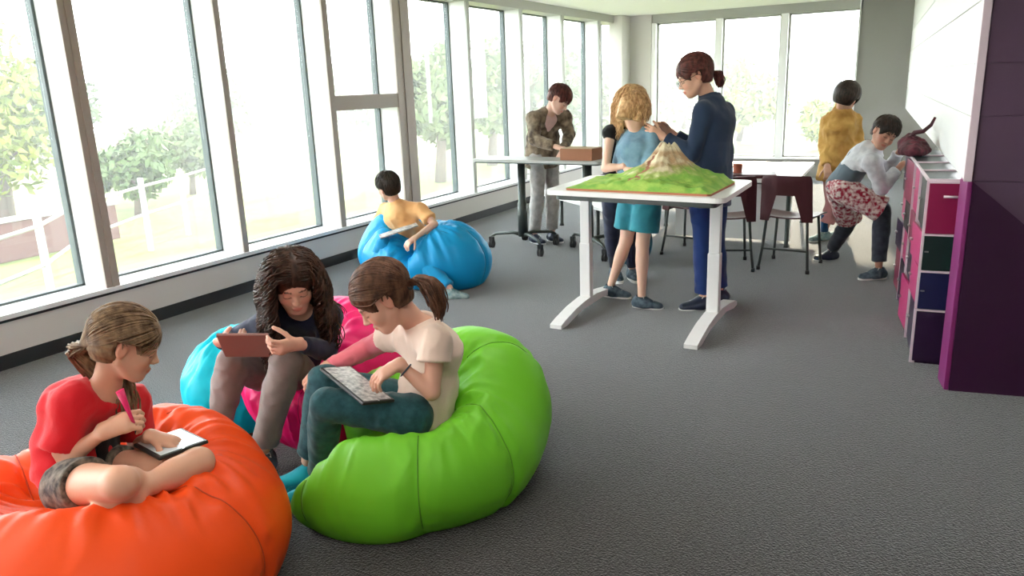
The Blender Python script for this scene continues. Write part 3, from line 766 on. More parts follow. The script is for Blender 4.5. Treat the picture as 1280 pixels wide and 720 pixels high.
# bright summer haze in the open air beyond the glass
hz = bpy.data.materials.new('summer_haze'); hz.use_nodes = True; hn = hz.node_tree; hn.nodes.clear()
ho = hn.nodes.new('ShaderNodeOutputMaterial'); hv = hn.nodes.new('ShaderNodeVolumeScatter'); hv.inputs['Density'].default_value = .0055; hv.inputs['Color'].default_value = (.97, .985, 1, 1); hv.inputs['Anisotropy'].default_value = .2
hn.links.new(hv.outputs[0], ho.inputs['Volume'])
o = MB().box((-88, -38, GZ - .05), (-5.6, 150, 22)).build('haze', hz); tag(o, 'bright white summer haze in the open air outside the windows', 'haze', kind='stuff')
o = MB().box((-5.58, 13.2, GZ - .05), (38, 150, 22)).build('haze', hz); tag(o, 'bright white summer haze beyond the back windows', 'haze', kind='stuff')
POSES = {'red': {'s': 1.0, 'pel': [-2.129, 1.155, 0.41], 'neck': [-2.046, 1.244, 0.684], 'head': [-1.962, 1.267, 0.816], 'shR': [-2.058, 1.146, 0.676], 'elR': [-2.099, 1.089, 0.49], 'wrR': [-1.964, 1.164, 0.593], 'shL': [-2.107, 1.347, 0.588], 'elL': [-2.124, 1.349, 0.421], 'wrL': [-1.938, 1.281, 0.529], 'hipR': [-2.058, 1.1, 0.434], 'knR': [-1.764, 1.057, 0.53], 'anR': [-1.938, 1.258, 0.397], 'hipL': [-2.157, 1.205, 0.395], 'knL': [-1.823, 1.333, 0.426], 'anL': [-1.849, 1.147, 0.464]},
 'dark': {'s': 1.0, 'pel': [-2.345, 2.18, 0.33], 'neck': [-2.113, 2.099, 0.679], 'head': [-2.068, 2.032, 0.805], 'shR': [-2.259, 2.063, 0.616], 'elR': [-2.458, 2.044, 0.519], 'wrR': [-2.349, 1.899, 0.569], 'shL': [-2.021, 2.15, 0.642], 'elL': [-1.996, 2.095, 0.521], 'wrL': [-1.986, 1.94, 0.598], 'hipR': [-2.415, 2.149, 0.338], 'knR': [-2.353, 1.943, 0.475], 'anR': [-2.477, 1.943, 0.184], 'hipL': [-2.252, 2.181, 0.351], 'knL': [-2.073, 1.961, 0.525], 'anL': [-2.25, 1.954, 0.117]},
 'pony': {'s': 1.0, 'pel': [-1.56, 2.059, 0.34], 'neck': [-1.522, 2.072, 0.706], 'head': [-1.599, 1.972, 0.806], 'shR': [-1.672, 2.137, 0.623], 'elR': [-1.835, 2.161, 0.531], 'wrR': [-1.902, 1.987, 0.5], 'shL': [-1.413, 2.006, 0.667], 'elL': [-1.4, 1.945, 0.504], 'wrL': [-1.504, 1.91, 0.6], 'hipR': [-1.609, 2.081, 0.37], 'knR': [-1.885, 1.951, 0.468], 'anR': [-2.025, 1.964, 0.108], 'hipL': [-1.507, 1.966, 0.388], 'knL': [-1.77, 1.831, 0.441], 'anL': [-1.918, 1.91, 0.081]},
 'yel': {'s': 1.0, 'pel': [-3.511, 4.856, 0.351], 'neck': [-3.675, 4.766, 0.652], 'head': [-3.674, 4.709, 0.778], 'shR': [-3.439, 4.782, 0.596], 'elR': [-3.291, 4.75, 0.496], 'wrR': [-3.341, 4.551, 0.419], 'shL': [-3.828, 4.852, 0.568], 'elL': [-3.907, 4.809, 0.421], 'wrL': [-3.708, 4.69, 0.357], 'hipR': [-3.439, 4.783, 0.324], 'knR': [-3.236, 4.552, 0.199], 'anR': [-3.03, 4.517, 0.072], 'hipL': [-3.588, 4.849, 0.302], 'knL': [-3.638, 4.558, 0.355], 'anL': [-3.778, 4.594, 0.178]},
 'far': {'s': 1.15, 'pel': [-3.233, 6.555, 0.867], 'neck': [-3.12, 6.446, 1.255], 'head': [-3.013, 6.448, 1.366], 'shR': [-3.214, 6.336, 1.212], 'elR': [-3.173, 6.245, 1.017], 'wrR': [-2.927, 6.21, 0.957], 'shL': [-3.04, 6.604, 1.203], 'elL': [-2.976, 6.582, 1.043], 'wrL': [-2.947, 6.37, 0.915], 'hipR': [-3.264, 6.48, 0.836], 'knR': [-3.272, 6.476, 0.511], 'anR': [-3.352, 6.545, 0.17], 'hipL': [-3.202, 6.629, 0.823], 'knL': [-3.195, 6.633, 0.508], 'anL': [-3.223, 6.674, 0.171]},
 'tank': {'s': 1.05, 'pel': [-1.924, 5.108, 0.805], 'neck': [-1.855, 5.032, 1.231], 'head': [-1.848, 5.012, 1.369], 'shR': [-1.928, 4.934, 1.168], 'elR': [-1.939, 4.871, 0.931], 'wrR': [-1.789, 4.839, 0.948], 'shL': [-1.794, 5.237, 1.158], 'elL': [-1.743, 5.265, 0.921], 'wrL': [-1.669, 5.135, 0.825], 'hipR': [-1.956, 5.033, 0.746], 'knR': [-2.011, 5.174, 0.431], 'anR': [-2.032, 5.276, 0.134], 'hipL': [-1.892, 5.183, 0.728], 'knL': [-1.927, 5.335, 0.407], 'anL': [-1.95, 5.436, 0.105]},
 'boy': {'s': 1.05, 'pel': [-1.683, 4.841, 0.78], 'neck': [-1.675, 4.811, 1.19], 'head': [-1.701, 4.774, 1.303], 'shR': [-1.584, 4.781, 1.141], 'elR': [-1.55, 4.686, 0.932], 'wrR': [-1.61, 4.481, 0.919], 'shL': [-1.787, 4.863, 1.135], 'elL': [-1.824, 4.843, 0.926], 'wrL': [-1.718, 4.707, 0.942], 'hipR': [-1.62, 4.819, 0.743], 'knR': [-1.643, 4.783, 0.441], 'anR': [-1.645, 4.782, 0.069], 'hipL': [-1.746, 4.863, 0.732], 'knL': [-1.779, 4.845, 0.448], 'anL': [-1.936, 4.964, 0.112]},
 'teach': {'s': 1.2, 'pel': [-1.28, 5.03, 0.847], 'neck': [-1.288, 5.06, 1.374], 'head': [-1.374, 4.978, 1.512], 'shR': [-1.237, 5.225, 1.275], 'elR': [-1.355, 5.194, 1.015], 'wrR': [-1.542, 5.034, 1.185], 'shL': [-1.288, 4.911, 1.29], 'elL': [-1.328, 4.821, 1.038], 'wrL': [-1.526, 4.78, 1.171], 'hipR': [-1.267, 5.152, 0.779], 'knR': [-1.239, 5.087, 0.408], 'anR': [-1.204, 5.107, 0.029], 'hipL': [-1.293, 4.943, 0.805], 'knL': [-1.262, 4.903, 0.426], 'anL': [-1.252, 4.908, 0.059]},
 'must': {'s': 1.05, 'pel': [-0.745, 7.591, 0.649], 'neck': [-0.742, 7.536, 1.174], 'head': [-0.711, 7.518, 1.319], 'shR': [-0.648, 7.587, 1.093], 'elR': [-0.592, 7.561, 0.897], 'wrR': [-0.595, 7.445, 0.717], 'shL': [-0.842, 7.537, 1.084], 'elL': [-0.861, 7.526, 0.871], 'wrL': [-0.819, 7.436, 0.693], 'hipR': [-0.691, 7.62, 0.617], 'knR': [-0.692, 7.62, 0.329], 'anR': [-0.684, 7.739, 0.044], 'hipL': [-0.788, 7.567, 0.621], 'knL': [-0.752, 7.53, 0.34], 'anL': [-0.811, 7.497, 0.035]},
 'hood': {'s': 1.0, 'pel': [-0.578, 6.254, 0.675], 'neck': [-0.363, 6.202, 0.933], 'head': [-0.307, 6.119, 1.076], 'shR': [-0.368, 6.027, 0.881], 'elR': [-0.291, 6.013, 0.696], 'wrR': [-0.203, 6.119, 0.817], 'shL': [-0.414, 6.288, 0.896], 'elL': [-0.277, 6.421, 0.765], 'wrL': [-0.211, 6.343, 0.922], 'hipR': [-0.549, 6.156, 0.652], 'knR': [-0.281, 6.19, 0.514], 'anR': [-0.27, 6.139, 0.065], 'hipL': [-0.596, 6.358, 0.624], 'knL': [-0.524, 6.513, 0.371], 'anL': [-0.662, 6.722, 0.147]}}
POSES['red'].update(knL=[-1.80, 1.32, .455], anL=[-1.80, 1.09, .47], anR=[-1.95, 1.24, .40])
POSES['tank'].update(head=[-1.80, 5.03, 1.34], neck=[-1.84, 5.07, 1.22])
for _n, _zr, _zl in (('far', .10, .10), ('must', .09, .09), ('teach', .09, .09), ('hood', .10, .08), ('boy', .085, .095)):
    POSES[_n]['anR'][2] = _zr; POSES[_n]['anL'][2] = _zl
# ------------------------------------------------------------------ bean bags
from mathutils.bvhtree import BVHTree
def beanbag(name_label, c, R, H, col, dents, seed, lobes=(), vox=.009, seam_ang=(0, 72, 144, 216, 288), fc=None, fold=.011, rough=.48):
    t = empty('bean_bag', (c[0], c[1], 0), label=name_label, cat='bean bag', group='bean bags on the carpet')
    m = mat('bag_nylon', col, rough, bump=.12, bscale=9, spec=.3)
    ext = max([R[0], R[1]] + [0]) + .12
    los = np.array([c[0] - ext, c[1] - ext, -.05]); his = np.array([c[0] + ext, c[1] + ext, H + .25])
    for lc, lr in lobes: los = np.minimum(los, np.array(lc) - np.array(lr) - .05); his = np.maximum(his, np.array(lc) + np.array(lr) + .05)
    los[2] = -.05
    F = Field(los, his, vox)
    F.ell((c[0], c[1], H * .42), (R[0], R[1], H * .58), k=.05)
    for lc, lr in lobes: F.ell(lc, lr, k=.12)
    for dd in dents:
        if len(dd) == 2: F.ell(dd[0], dd[1], k=.11, mode='sub')
        else: F.tube(dd[0], dd[1], dd[2], dd[3], k=.10, mode='sub')
    F.half((0, 0, 0.004), (0, 0, -1))
    fc = np.array(fc if fc is not None else [c[0], c[1], H])
    def disp(V, N):
        d = V - fc; th = np.arctan2(d[:, 1], d[:, 0]); r = np.linalg.norm(d, axis=1)
        q = np.c_[np.cos(th) * 3.2, np.sin(th) * 3.2, r * 2.4]
        q = q + .35 * np.c_[vnoise(V * 5, seed), vnoise(V * 5, seed + 1), vnoise(V * 5, seed + 2)]
        n1 = vnoise(q * 2.1, seed + 3); rid = 1 - np.abs(n1) * 2
        near = np.exp(-(np.maximum(r - .27, 0) / .13) ** 2)
        w = fold * (rid * (.06 + .85 * near) + .5 * vnoise(q * 5, seed + 5) * near)
        w += .012 * vnoise(V * 3.3, seed + 8) + .0035 * (1 - 2 * np.abs(vnoise(np.c_[V[:, 0] * 4, V[:, 1] * 4, V[:, 2] * 15] + 1.5 * vnoise(V * 4, seed)[:, None], seed + 12))) * np.clip(vnoise(V * 2.7, seed + 13) + .4, 0, 1)
        for a in seam_ang:
            A_ = math.radians(a); dd = np.abs(-(V[:, 0] - c[0]) * math.sin(A_) + (V[:, 1] - c[1]) * math.cos(A_)); f = ((V[:, 0] - c[0]) * math.cos(A_) + (V[:, 1] - c[1]) * math.sin(A_)) > .1
            w = w - f * (.012 * np.exp(-(dd / .022) ** 2))
            w = w + f * .006 * np.exp(-((dd - .03) / .02) ** 2) * vnoise(V * 26, seed + 9)
        return w * np.clip(V[:, 2] / .03, 0, 1)
    o = field_obj('cover', F, m, t, disp=disp, sm=2)
    vs = [v.co for v in o.data.vertices]; bt = BVHTree.FromPolygons(vs, [tuple(p.vertices) for p in o.data.polygons])
    sm_ = mat('bag_seam', tuple(x * .55 for x in col), .7)
    for a in seam_ang:
        A_ = math.radians(a); pts = []
        for e in np.linspace(-8, 66, 34):
            E_ = math.radians(e); d = Vector((math.cos(A_) * math.cos(E_), math.sin(A_) * math.cos(E_), math.sin(E_)))
            org = Vector((c[0], c[1], .12)); hit = bt.ray_cast(org + d * 1.6, -d)
            if hit[0] is not None and hit[0].z > .012: pts.append(hit[0] + hit[1] * .0004)
        # keep one continuous run
        run = [pts[0]] if pts else []
        for p in pts[1:]:
            if (p - run[-1]).length < .07: run.append(p)
            else: break
        if len(run) > 5: MB().tube(run, .0022, 6).build('seam', sm_, t, world_parent=True)
    return t
RB = beanbag('large orange bean bag in the front left corner, under the child in red', (-2.12, 1.03), (.56, .62), .50, (.86, .075, .006),
        [((-2.02, 1.20, .66), (.34, .27, .27)), ((-2.12, 1.12, .50), (.22, .2, .16)), ((-2.66, 1.32, .66), (.32, .40, .30))], 3, lobes=[((-1.86, 1.18, .19), (.30, .44, .27)), ((-2.12, 1.50, .27), (.28, .19, .22))], vox=.009, fold=.014, fc=(-2.03, 1.22, .42), seam_ang=(28, 92, 160, 230, 300))
GB = beanbag('large lime green bean bag under the child with the ponytail', (-1.58, 2.16), (.43, .47), .48, (.17, .56, .026),
        [((-1.58, 2.04, .58), (.24, .23, .28)), ((-1.60, 2.03, .42), (-2.02, 1.93, .17), .12, .19), ((-1.5, 2.0, .44), (-1.9, 1.88, .17), .10, .15), ((-2.0, 1.80, .44), (.28, .24, .22))], 11, lobes=[((-1.72, 1.82, .11), (.28, .15, .15)), ((-1.52, 2.42, .30), (.29, .22, .28))], vox=.008, fc=(-1.62, 2.05, .40), seam_ang=(-12, 52, 118, 246, 300))
PB = beanbag('hot pink bean bag behind and under the child with long dark hair', (-2.28, 2.46), (.42, .42), .60, (.90, .010, .17),
        [((-2.30, 2.16, .62), (.25, .26, .32)), ((-2.25, 2.0, .52), (.2, .2, .2))], 21, vox=.011, fc=(-2.3, 2.2, .45), fold=.014)
TB = beanbag('small turquoise bean bag at the left elbow side of the pink one', (-2.74, 2.34), (.26, .31), .45, (.0, .54, .70),
        [((-2.48, 2.20, .66), (.22, .2, .24))], 31, vox=.011, fold=.014)
BB = beanbag('bright blue bean bag beyond the group, under the boy in the yellow shirt', (-3.50, 4.86), (.56, .40), .50, (.004, .30, .62),
        [((-3.50, 4.80, .68), (.26, .25, .32)), ((-3.42, 4.55, .50), (.10, .22, .26))], 41, lobes=[((-3.20, 4.86, .20), (.27, .27, .26)), ((-3.80, 4.92, .30), (.22, .25, .28))], vox=.012, fold=.018, fc=(-3.42, 4.75, .48))
# ------------------------------------------------------------------ people
def head_frame(hf, hint):
    f = nrm(hf); u = np.array(hint, float); u = nrm(u - f * (u @ f)); r = np.cross(f, u)
    return np.stack([r, f, u])       # rows; local = Rm @ (p - c)
class Fig: pass
def scalp(Rm, c, s, d, inf=0):
    """surface point of the scalp ellipsoid in direction d (local)"""
    r = (np.array([.080, .098, .086]) + inf) * s; o = np.array([0, -.012, .03]) * s
    return o + d / np.linalg.norm(d / r)
def add_head(F, c, Rm, s, face=True):
    L = lambda *v: c + Rm.T @ (np.array(v) * s)
    E = lambda p, r, k=.012, mode='add': F.ell(L(*p), np.array(r) * s, Rm, k * s, mode)
    T = lambda a, b, ra, rb=None, k=.010, mode='add': F.tube(L(*a), L(*b), ra * s, (rb or ra) * s, k * s, mode=mode)
    E((0, -.012, .030), (.074, .092, .080)); E((0, .030, -.028), (.056, .056, .076), .03)
    E((0, .050, -.080), (.030, .030, .022), .025); E((0, .064, -.092), (.014, .013, .012), .018)
    for g in (-1, 1):
        T((g * .050, .0, -.045), (g * .018, .058, -.088), .019, .016, .02)
        E((g * .034, .056, -.034), (.023, .022, .022), .02)
    T((-.030, .079, .014), (.030, .079, .014), .009, .009, .016)
    for g in (-1, 1):
        E((g * .030, .093, -.004), (.016, .014, .010), .010, 'sub')
        E((g * .030, .071, -.005), (.0145, .0145, .0125), .004)
    T((0, .080, .004), (0, .101, -.030), .0060, .0085, .010)
    for g in (-1, 1): E((g * .0085, .092, -.034), (.0075, .009, .0065), .005)
    E((0, .0845, -.0585), (.020, .0095, .0048), .006); E((0, .0825, -.0685), (.017, .0095, .0055), .006)
    T((-.019, .093, -.0635), (.019, .093, -.0635), .0018, .0018, .003, 'sub')
    for g in (-1, 1):
        E((g * .074, -.006, -.006), (.008, .017, .028), .008); E((g * .083, -.002, -.004), (.005, .009, .017), .005, 'sub')
def head_tint(V, c, Rm, s, skin, lip, brow, lash=True):
    q = (V - c) @ Rm.T / s; T = np.tile(np.array(skin), (len(V), 1))
    def blob(p, r, colr, w=1.0):
        d = np.sqrt((((q - np.array(p)) / np.array(r)) ** 2).sum(1)); k = np.clip((1.15 - d) / .3, 0, 1)[:, None] * w
        T[:] = T * (1 - k) + np.array(colr) * k
    for g in (-1, 1):
        blob((g * .036, .075, -.035), (.022, .02, .018), tuple(np.array(skin) * np.array([1.08, .78, .76])), .45)
        blob((g * .077, -.004, -.006), (.012, .02, .03), tuple(np.array(skin) * np.array([1.05, .72, .68])), .5)
    blob((0, .088, -.064), (.021, .016, .0095), lip, .9)
    for g in (-1, 1):
        for t in np.linspace(-1, 1, 6): blob((g * (.031 + .015 * t), .084 - .006 * (t > 0) * t, .0165 + .003 * (1 - t * t)), (.005, .012, .0034), brow, .85)
        if lash:
            for t in np.linspace(-1, 1, 6): blob((g * (.030 + .012 * t), .084 - .002 * t * t, -.0095 - .0015 * (1 - t * t)), (.004, .010, .0022), (.05, .03, .025), .85)
    return T
def add_hand(F, wr, d, n, s, side, curl=.9, spread=.10, k=.004, thumb=.5, fr=1.0):
    d = nrm(d); n = np.array(n, float); n = nrm(n - d * (n @ d)); th = np.cross(d, n) * side
    wr = np.array(wr, float); kn = wr + d * .068 * s
    F.tube(wr - d * .01 * s, kn - d * .010 * s, .0165 * s, .0175 * s, k=.012 * s, w=th, ratio=1.75)
    F.ell(wr + d * .025 * s + th * .020 * s + n * .006 * s, (.013 * s,) * 3, k=.012)
    for j, (o, L) in enumerate(((.0255, .060), (.0088, .067), (-.0080, .062), (-.0240, .049))):
        p = kn + th * o * s; df = nrm(d + th * spread * (1.2 - j) * .8); nf = _orth(n, df); r = .0083 * s * (1 if j < 3 else .9) * fr
        F.tube(p - d * .018 * s, p, r * 1.05, r, k=.006 * s)
        a = curl * (.85 + .1 * j); ang = 0
        for fl, ca in ((.45, .5), (.30, .75), (.25, .5)):
            ang += a * ca; dd = df * math.cos(ang) + nf * math.sin(ang)
            q = p + dd * L * fl * s; F.tube(p, q, r, r * .93, k=.0025 * s); p = q; r *= .93
    p = wr + d * .022 * s + th * .024 * s; td = nrm(d * .75 + th * .75 + _reset_n(d, th, side) * thumb)
    r = .0095 * s
    for fl, b in ((.034, .0), (.026, .35), (.022, .25)):
        td = nrm(td + (-th * .6 + _reset_n(d, th, side) * .3 + d * .3) * b)
        q = p + td * fl * s; F.tube(p, q, r, r * .93, k=.004 * s); p = q; r *= .93
def _reset_n(d, th, side): return nrm(np.cross(th * side, d))
def _orth(n, d): return nrm(n - d * (n @ d))

def torso(F, J_, g, inf, s, k=.03, hem=0, top=1.0, bellyr=1.0):
    pel, neck = J_['pel'], J_['neck']; up = nrm(neck - pel); lat = J_['shR'] - J_['shL']; lat = nrm(lat - up * (lat @ up)); lat_h = J_['hipR'] - J_['hipL']; lat_h = nrm(lat_h)
    fw = np.cross(up, lat); L = np.linalg.norm(neck - pel)
    back = -fw * g.get('slouch', .03) * s
    w = pel + up * L * .34 + back * .9; ch = pel + up * L * .70 + back
    F.tube(w, ch, .068 * s * bellyr + inf, .076 * s + inf, k=k, w=lat, ratio=1.42)
    F.tube(pel, w, .076 * s + inf, .066 * s * bellyr + inf, k=k, w=lat_h, ratio=1.42)
    F.tube(ch, neck - up * .035 * s + back * .3, .072 * s + inf, .048 * s + inf, k=k, w=lat, ratio=1.45)
    for S_ in 'RL':
        sh = J_['sh' + S_]; F.tube(neck - up * .045 * s + (sh - neck) * .2, sh, .040 * s + inf, .037 * s + inf, k=k)
        F.tube(ch + (sh - ch) * .15, sh - up * .02 * s, .055 * s + inf, .034 * s + inf, k=k)
    return up, lat, fw, w, ch
def arm(F, J_, S_, inf, s, upto=2.0, k=.015, cuff=0):
    sh, el, wr = J_['sh' + S_], J_['el' + S_], J_['wr' + S_]
    if upto >= 1:
        F.tube(sh, el, .036 * s + inf, .027 * s + inf, k=k)
        t = min(upto - 1, 1); e = el + (wr - el) * t; r1 = .027 + (.0175 - .027) * t
        F.tube(el, e, .027 * s + inf, r1 * s + inf + cuff, k=.012, bulge=.003 * s, cut1=(0 if upto < 2 or inf else None))
    else:
        e = sh + (el - sh) * upto; F.tube(sh, e, .036 * s + inf, .033 * s + inf * 1.5, k=k, cut1=0)
def leg(F, J_, S_, inf, s, upto=2.0, k=.02, flare=0, knee=1.0):
    h, kn, an = J_['hip' + S_], J_['kn' + S_], J_['an' + S_]
    if upto >= 1:
        F.tube(h, kn, .066 * s + inf, .043 * s * knee + inf, k=k)
        t = min(upto - 1, 1); e = kn + (an - kn) * t
        F.tube(kn, e, .042 * s * knee + inf, (.042 + (.026 - .042) * t) * s + inf + flare, k=.015, bulge=.007 * s, cut1=(0 if upto < 2 or inf else None))
    else:
        e = h + (kn - h) * upto; F.tube(h, e, .068 * s + inf, .052 * s + inf + flare, k=k, cut1=0)
def folds(amp, sc, seed, axis=None, st=2.5):
    def f(V, N):
        q = V * sc
        if axis is not None: q = q - np.outer(q @ axis, axis) * (1 - 1 / st)
        q = q + .4 * np.c_[vnoise(V * sc * .6, seed), vnoise(V * sc * .6, seed + 1), vnoise(V * sc * .6, seed + 2)]
        n = vnoise(q, seed + 4); return amp * ((1 - 2 * np.abs(n)) * .7 + .5 * vnoise(q * 2.1, seed + 7))
    return f
def bounds(J_, keys, pad):
    P_ = np.array([J_[k] for k in keys]); return P_.min(0) - pad, P_.max(0) + pad

def shoe(par, an, toe, s, mu, msole, mlace, up=(0, 0, 1), name='shoe'):
    """shoe under ankle `an`, pointing along `toe`; a sole, an upper and laces"""
    f = nrm(toe); u = nrm(np.array(up, float) - f * (np.array(up) @ f)); r = np.cross(f, u)
    c = np.array(an) - u * .045 * s
    Mx = Matrix(((r[0], f[0], u[0], c[0]), (r[1], f[1], u[1], c[1]), (r[2], f[2], u[2], c[2]), (0, 0, 0, 1)))
    Fd = Field((-.06, -.09, -.05), (.06, .19, .09), .0045 if s * 1 < 9 else .006)
    Fd.tube((0, -.035, .0), (0, .02, .002), .032, .034, k=.02, w=(1, 0, 0), ratio=1.02).tube((0, .02, -.004), (0, .115, -.016), .036, .024, k=.03, w=(1, 0, 0), ratio=1.35)
    Fd.tube((0, -.02, 0), (0, -.012, .045), .031, .030, k=.02, cut1=0).half((0, 0, -.028), (0, 0, -1))
    Fd.tube((0, -.012, .03), (0, -.010, .07), .021, .023, k=.003, mode='sub')
    V, Q = Fd.mesh(); V = relax(V, Q, 2); V = (V * s) @ np.stack([r, f, u]) + c
    o = mesh_obj(name, V, Q, mu, par, smooth=True, world_parent=True)
    n = 28; out = []
    for k in range(n):
        a = 2 * math.pi * k / n; y = .041 + .103 * math.sin(a); wd = .034 + .009 * math.exp(-((y - .10) / .045) ** 2) - .004 * math.exp(-((y - .03) / .03) ** 2)
        out.append((wd * math.copysign(abs(math.cos(a)) ** .75, math.cos(a)), y))
    mb = MB(); mb.prism([(x * s, y * s) for x, y in out], -.045 * s, -.024 * s, M=Mx); mb.build('sole', msole, o, world_parent=True)
    if mlace is not None:
        mb = MB()
        for y, z, w in ((.018, .036, .020), (.036, .030, .020), (.054, .024, .019), (.072, .018, .017)):
            mb.tube([Mx @ (Vector((x * w, y + (.006 if x > 0 else -.002), z - .009 * x * x)) * s) for x in (-1, -.5, 0, .5, 1)], .0027 * s, 6)
        mb.tube([Mx @ (Vector(p) * s) for p in ((0, .014, .04), (.022, .01, .052), (.03, .02, .038), (.004, .016, .038), (-.024, .008, .05), (-.03, .02, .036), (0, .014, .038))], .0022 * s, 6)
        mb.build('laces', mlace, o, world_parent=True)
    return o

def hair(par, c, Rm, s, kind, m, seed, n=420, knot=None, length=.1, colliders=(), vox=.005, hl=.050, lr=.0032, tie=None, wave=.012, sgrav=UP * -1, side_down=.0, capinf=.010, tspread=1.0):
    """cap following the skull plus individual locks, one mesh"""
    rg = np.random.default_rng(seed); L = lambda v: c + Rm.T @ (np.array(v) * s)
    F = Field(c - .26 * s, c + .26 * s, vox)
    F.ell(L((0, -.014, .034)), (np.array([.078, .096, .084]) + capinf) * s, Rm, .01)
    low = {'short': -.045, 'pony': -.052, 'bob': -.075, 'long': -.08}[kind]
    F.ell(L((0, -.045, -.020)), np.array([.070, .056, .065]) * s, Rm, .03)
    if kind in ('bob', 'long'):
        for g in (-1, 1): F.tube(L((g * .070, .0, .03)), L((g * .074, -.01, -.075)), .028 * s, .024 * s, k=.03)
        F.tube(L((0, -.07, .0)), L((0, -.075, -.08)), .055 * s, .045 * s, k=.03)
    F.ell(L((0, .112, -.045)), np.array([.068, .070 if kind in ('long', 'bob') else .091, .045 + hl]) * s, Rm, .012, 'sub')
    F.ell(L((0, .06, -.085)), np.array([.075, .085, .06]) * s, Rm, .012, 'sub')
    if kind in ('short', 'pony'):
        for g in (-1, 1): F.ell(L((g * .088, .010, -.018)), np.array([.034, .040, .052]) * s, Rm, .006, 'sub')
    F.half(L((0, 0, low)), -Rm[2] * 1 + Rm[1] * .25)
    cols = list(colliders)
    pullL = None if knot is None else np.array(knot)
    def disp(V, N):
        q = (V - c) @ Rm.T / s; a = np.arctan2(q[:, 0], q[:, 2] if kind != 'pony' else q[:, 2] + .05); 
        if kind == 'pony':
            k_ = q - np.array(knot); a = np.arctan2(k_[:, 0], k_[:, 2]); rr = np.linalg.norm(k_, axis=1)
        else:
            k_ = q - np.array([.0, -.05, .11]); a = np.arctan2(k_[:, 0], k_[:, 1]); rr = np.linalg.norm(k_, axis=1)
        return .0022 * vnoise(np.c_[np.cos(a) * 16, np.sin(a) * 16, rr * 9], seed)
    V, Q = F.mesh(); V = relax(V, Q, 1); N = vnormals(V, Q); V = V + N * disp(V, N)[:, None]
    verts = [V]; quads = [Q]; nv = len(V)
    rad = np.array([.088, .106, .094]) * s; oc = np.array([0, -.014, .034]) * s
    def push(p):        # p local metres
        d = (p - oc) / rad; l = np.linalg.norm(d)
        return oc + (p - oc) / l if l < 1 and l > 1e-6 else p
    glocal = Rm @ nrm(sgrav)
    def add_tube(P_, r0, r1, k=5):
        nonlocal nv
        P_ = np.array(P_); m_ = len(P_); t = np.gradient(P_, axis=0); t /= np.linalg.norm(t, axis=1)[:, None] + 1e-9
        ref = np.array([.31, .52, .79]); n1 = np.cross(t, ref); n1 /= np.linalg.norm(n1, axis=1)[:, None] + 1e-9; n2 = np.cross(t, n1)
        rr = np.interp(np.linspace(0, 1, m_), [0, .15, .7, 1], [r0 * .6, r0, r0 * .9, r1])
        ang = np.arange(k) * 2 * math.pi / k
        W = P_[:, None, :] + rr[:, None, None] * (n1[:, None, :] * np.cos(ang)[None, :, None] + n2[:, None, :] * np.sin(ang)[None, :, None])
        verts.append(W.reshape(-1, 3)); i = np.arange(m_ - 1)[:, None] * k + np.arange(k)[None, :]; j = np.arange(m_ - 1)[:, None] * k + (np.arange(k)[None, :] + 1) % k
        quads.append(np.stack([i, j, j + k, i + k], -1).reshape(-1, 4) + nv); nv += m_ * k
    cnt = 0; tries = 0
    while cnt < n and tries < n * 12:
        tries += 1
        d = rg.normal(size=3); d /= np.linalg.norm(d)
        if d[2] < -.35: continue
        p = scalp(Rm, c, s, d, .006)
        pl = p / s
        if pl[1] > .035 and pl[2] < hl + .018 - .0 * abs(pl[0]): continue
        if kind in ('short', 'pony') and pl[1] > .008 and pl[2] < .042: continue
        if pl[2] < (-.02 if kind in ('short', 'pony') else .0) and abs(pl[0]) > .04 and pl[1] > -.035: continue
        cnt += 1; pts = [p]; ph = rg.uniform(0, 6.28); ln = length * s * rg.uniform(.75, 1.1); step = .009 * s if kind != 'long' else .013 * s
        free = False
        for it in range(int(ln / step)):
            q = pts[-1]; nn = nrm((q - oc) / rad ** 2)
            if kind == 'pony':
                g_ = np.array(knot) * s - q
                if np.linalg.norm(g_) < .014 * s: break
                g_ = nrm(g_)
            elif kind == 'short':
                g_ = nrm(q - np.array([.012, -.050, .112]) * s); g_ = nrm(g_ - nn * (g_ @ nn) - nn * .10)
            else:
                ld = np.linalg.norm((q - oc) / rad)
                if q[1] > .0 and q[2] > (hl - .01) * s and abs(q[0]) < .052 * s: g_ = nrm(np.array([1.2 if q[0] > -.012 * s else -1.2, -.55, -.35]))
                else: g_ = nrm(glocal * .9 + nrm(np.array([q[0], q[1] * .3, 0]) + 1e-6) * (.42 if it < 6 else .02) + np.array([0, -.45 if (q[1] > .0 and it < 8) else -.05, 0]))
            onhead = np.linalg.norm((q - oc) / rad) < 1.06
            if onhead: g_ = nrm(g_ - nn * min(0, g_ @ nn))
            q = q + g_ * step
            if kind == 'long' or kind == 'bob':
                w = wave * s * min(1, it / 6); q = q + np.array([math.sin(it * .75 + ph), math.cos(it * .75 + ph), 0]) * w * .35
            if kind in ('pony', 'short') and abs(q[0]) > .055 * s and -.035 * s < q[1] < .045 * s and q[2] < .024 * s: q[2] = .024 * s
            q = push(q)
            if kind in ('long', 'bob') and q[1] > .015 * s and q[2] < (hl + .012) * s and abs(q[0]) < .066 * s:
                q[0] = .066 * s * (1 if q[0] >= 0 else -1); q[1] = min(q[1], .06 * s)
            if colliders:
                Wp = c + Rm.T @ q
                for cc, cr in colliders:
                    dl = Wp - cc; l_ = np.linalg.norm(dl)
                    if l_ < cr: Wp = cc + dl / l_ * cr
                q = Rm @ (Wp - c)
            pts.append(q)
        if len(pts) < 4: continue
        add_tube(np.array([c + Rm.T @ x for x in pts]), lr * s * rg.uniform(.7, 1.2), .0008 * s)
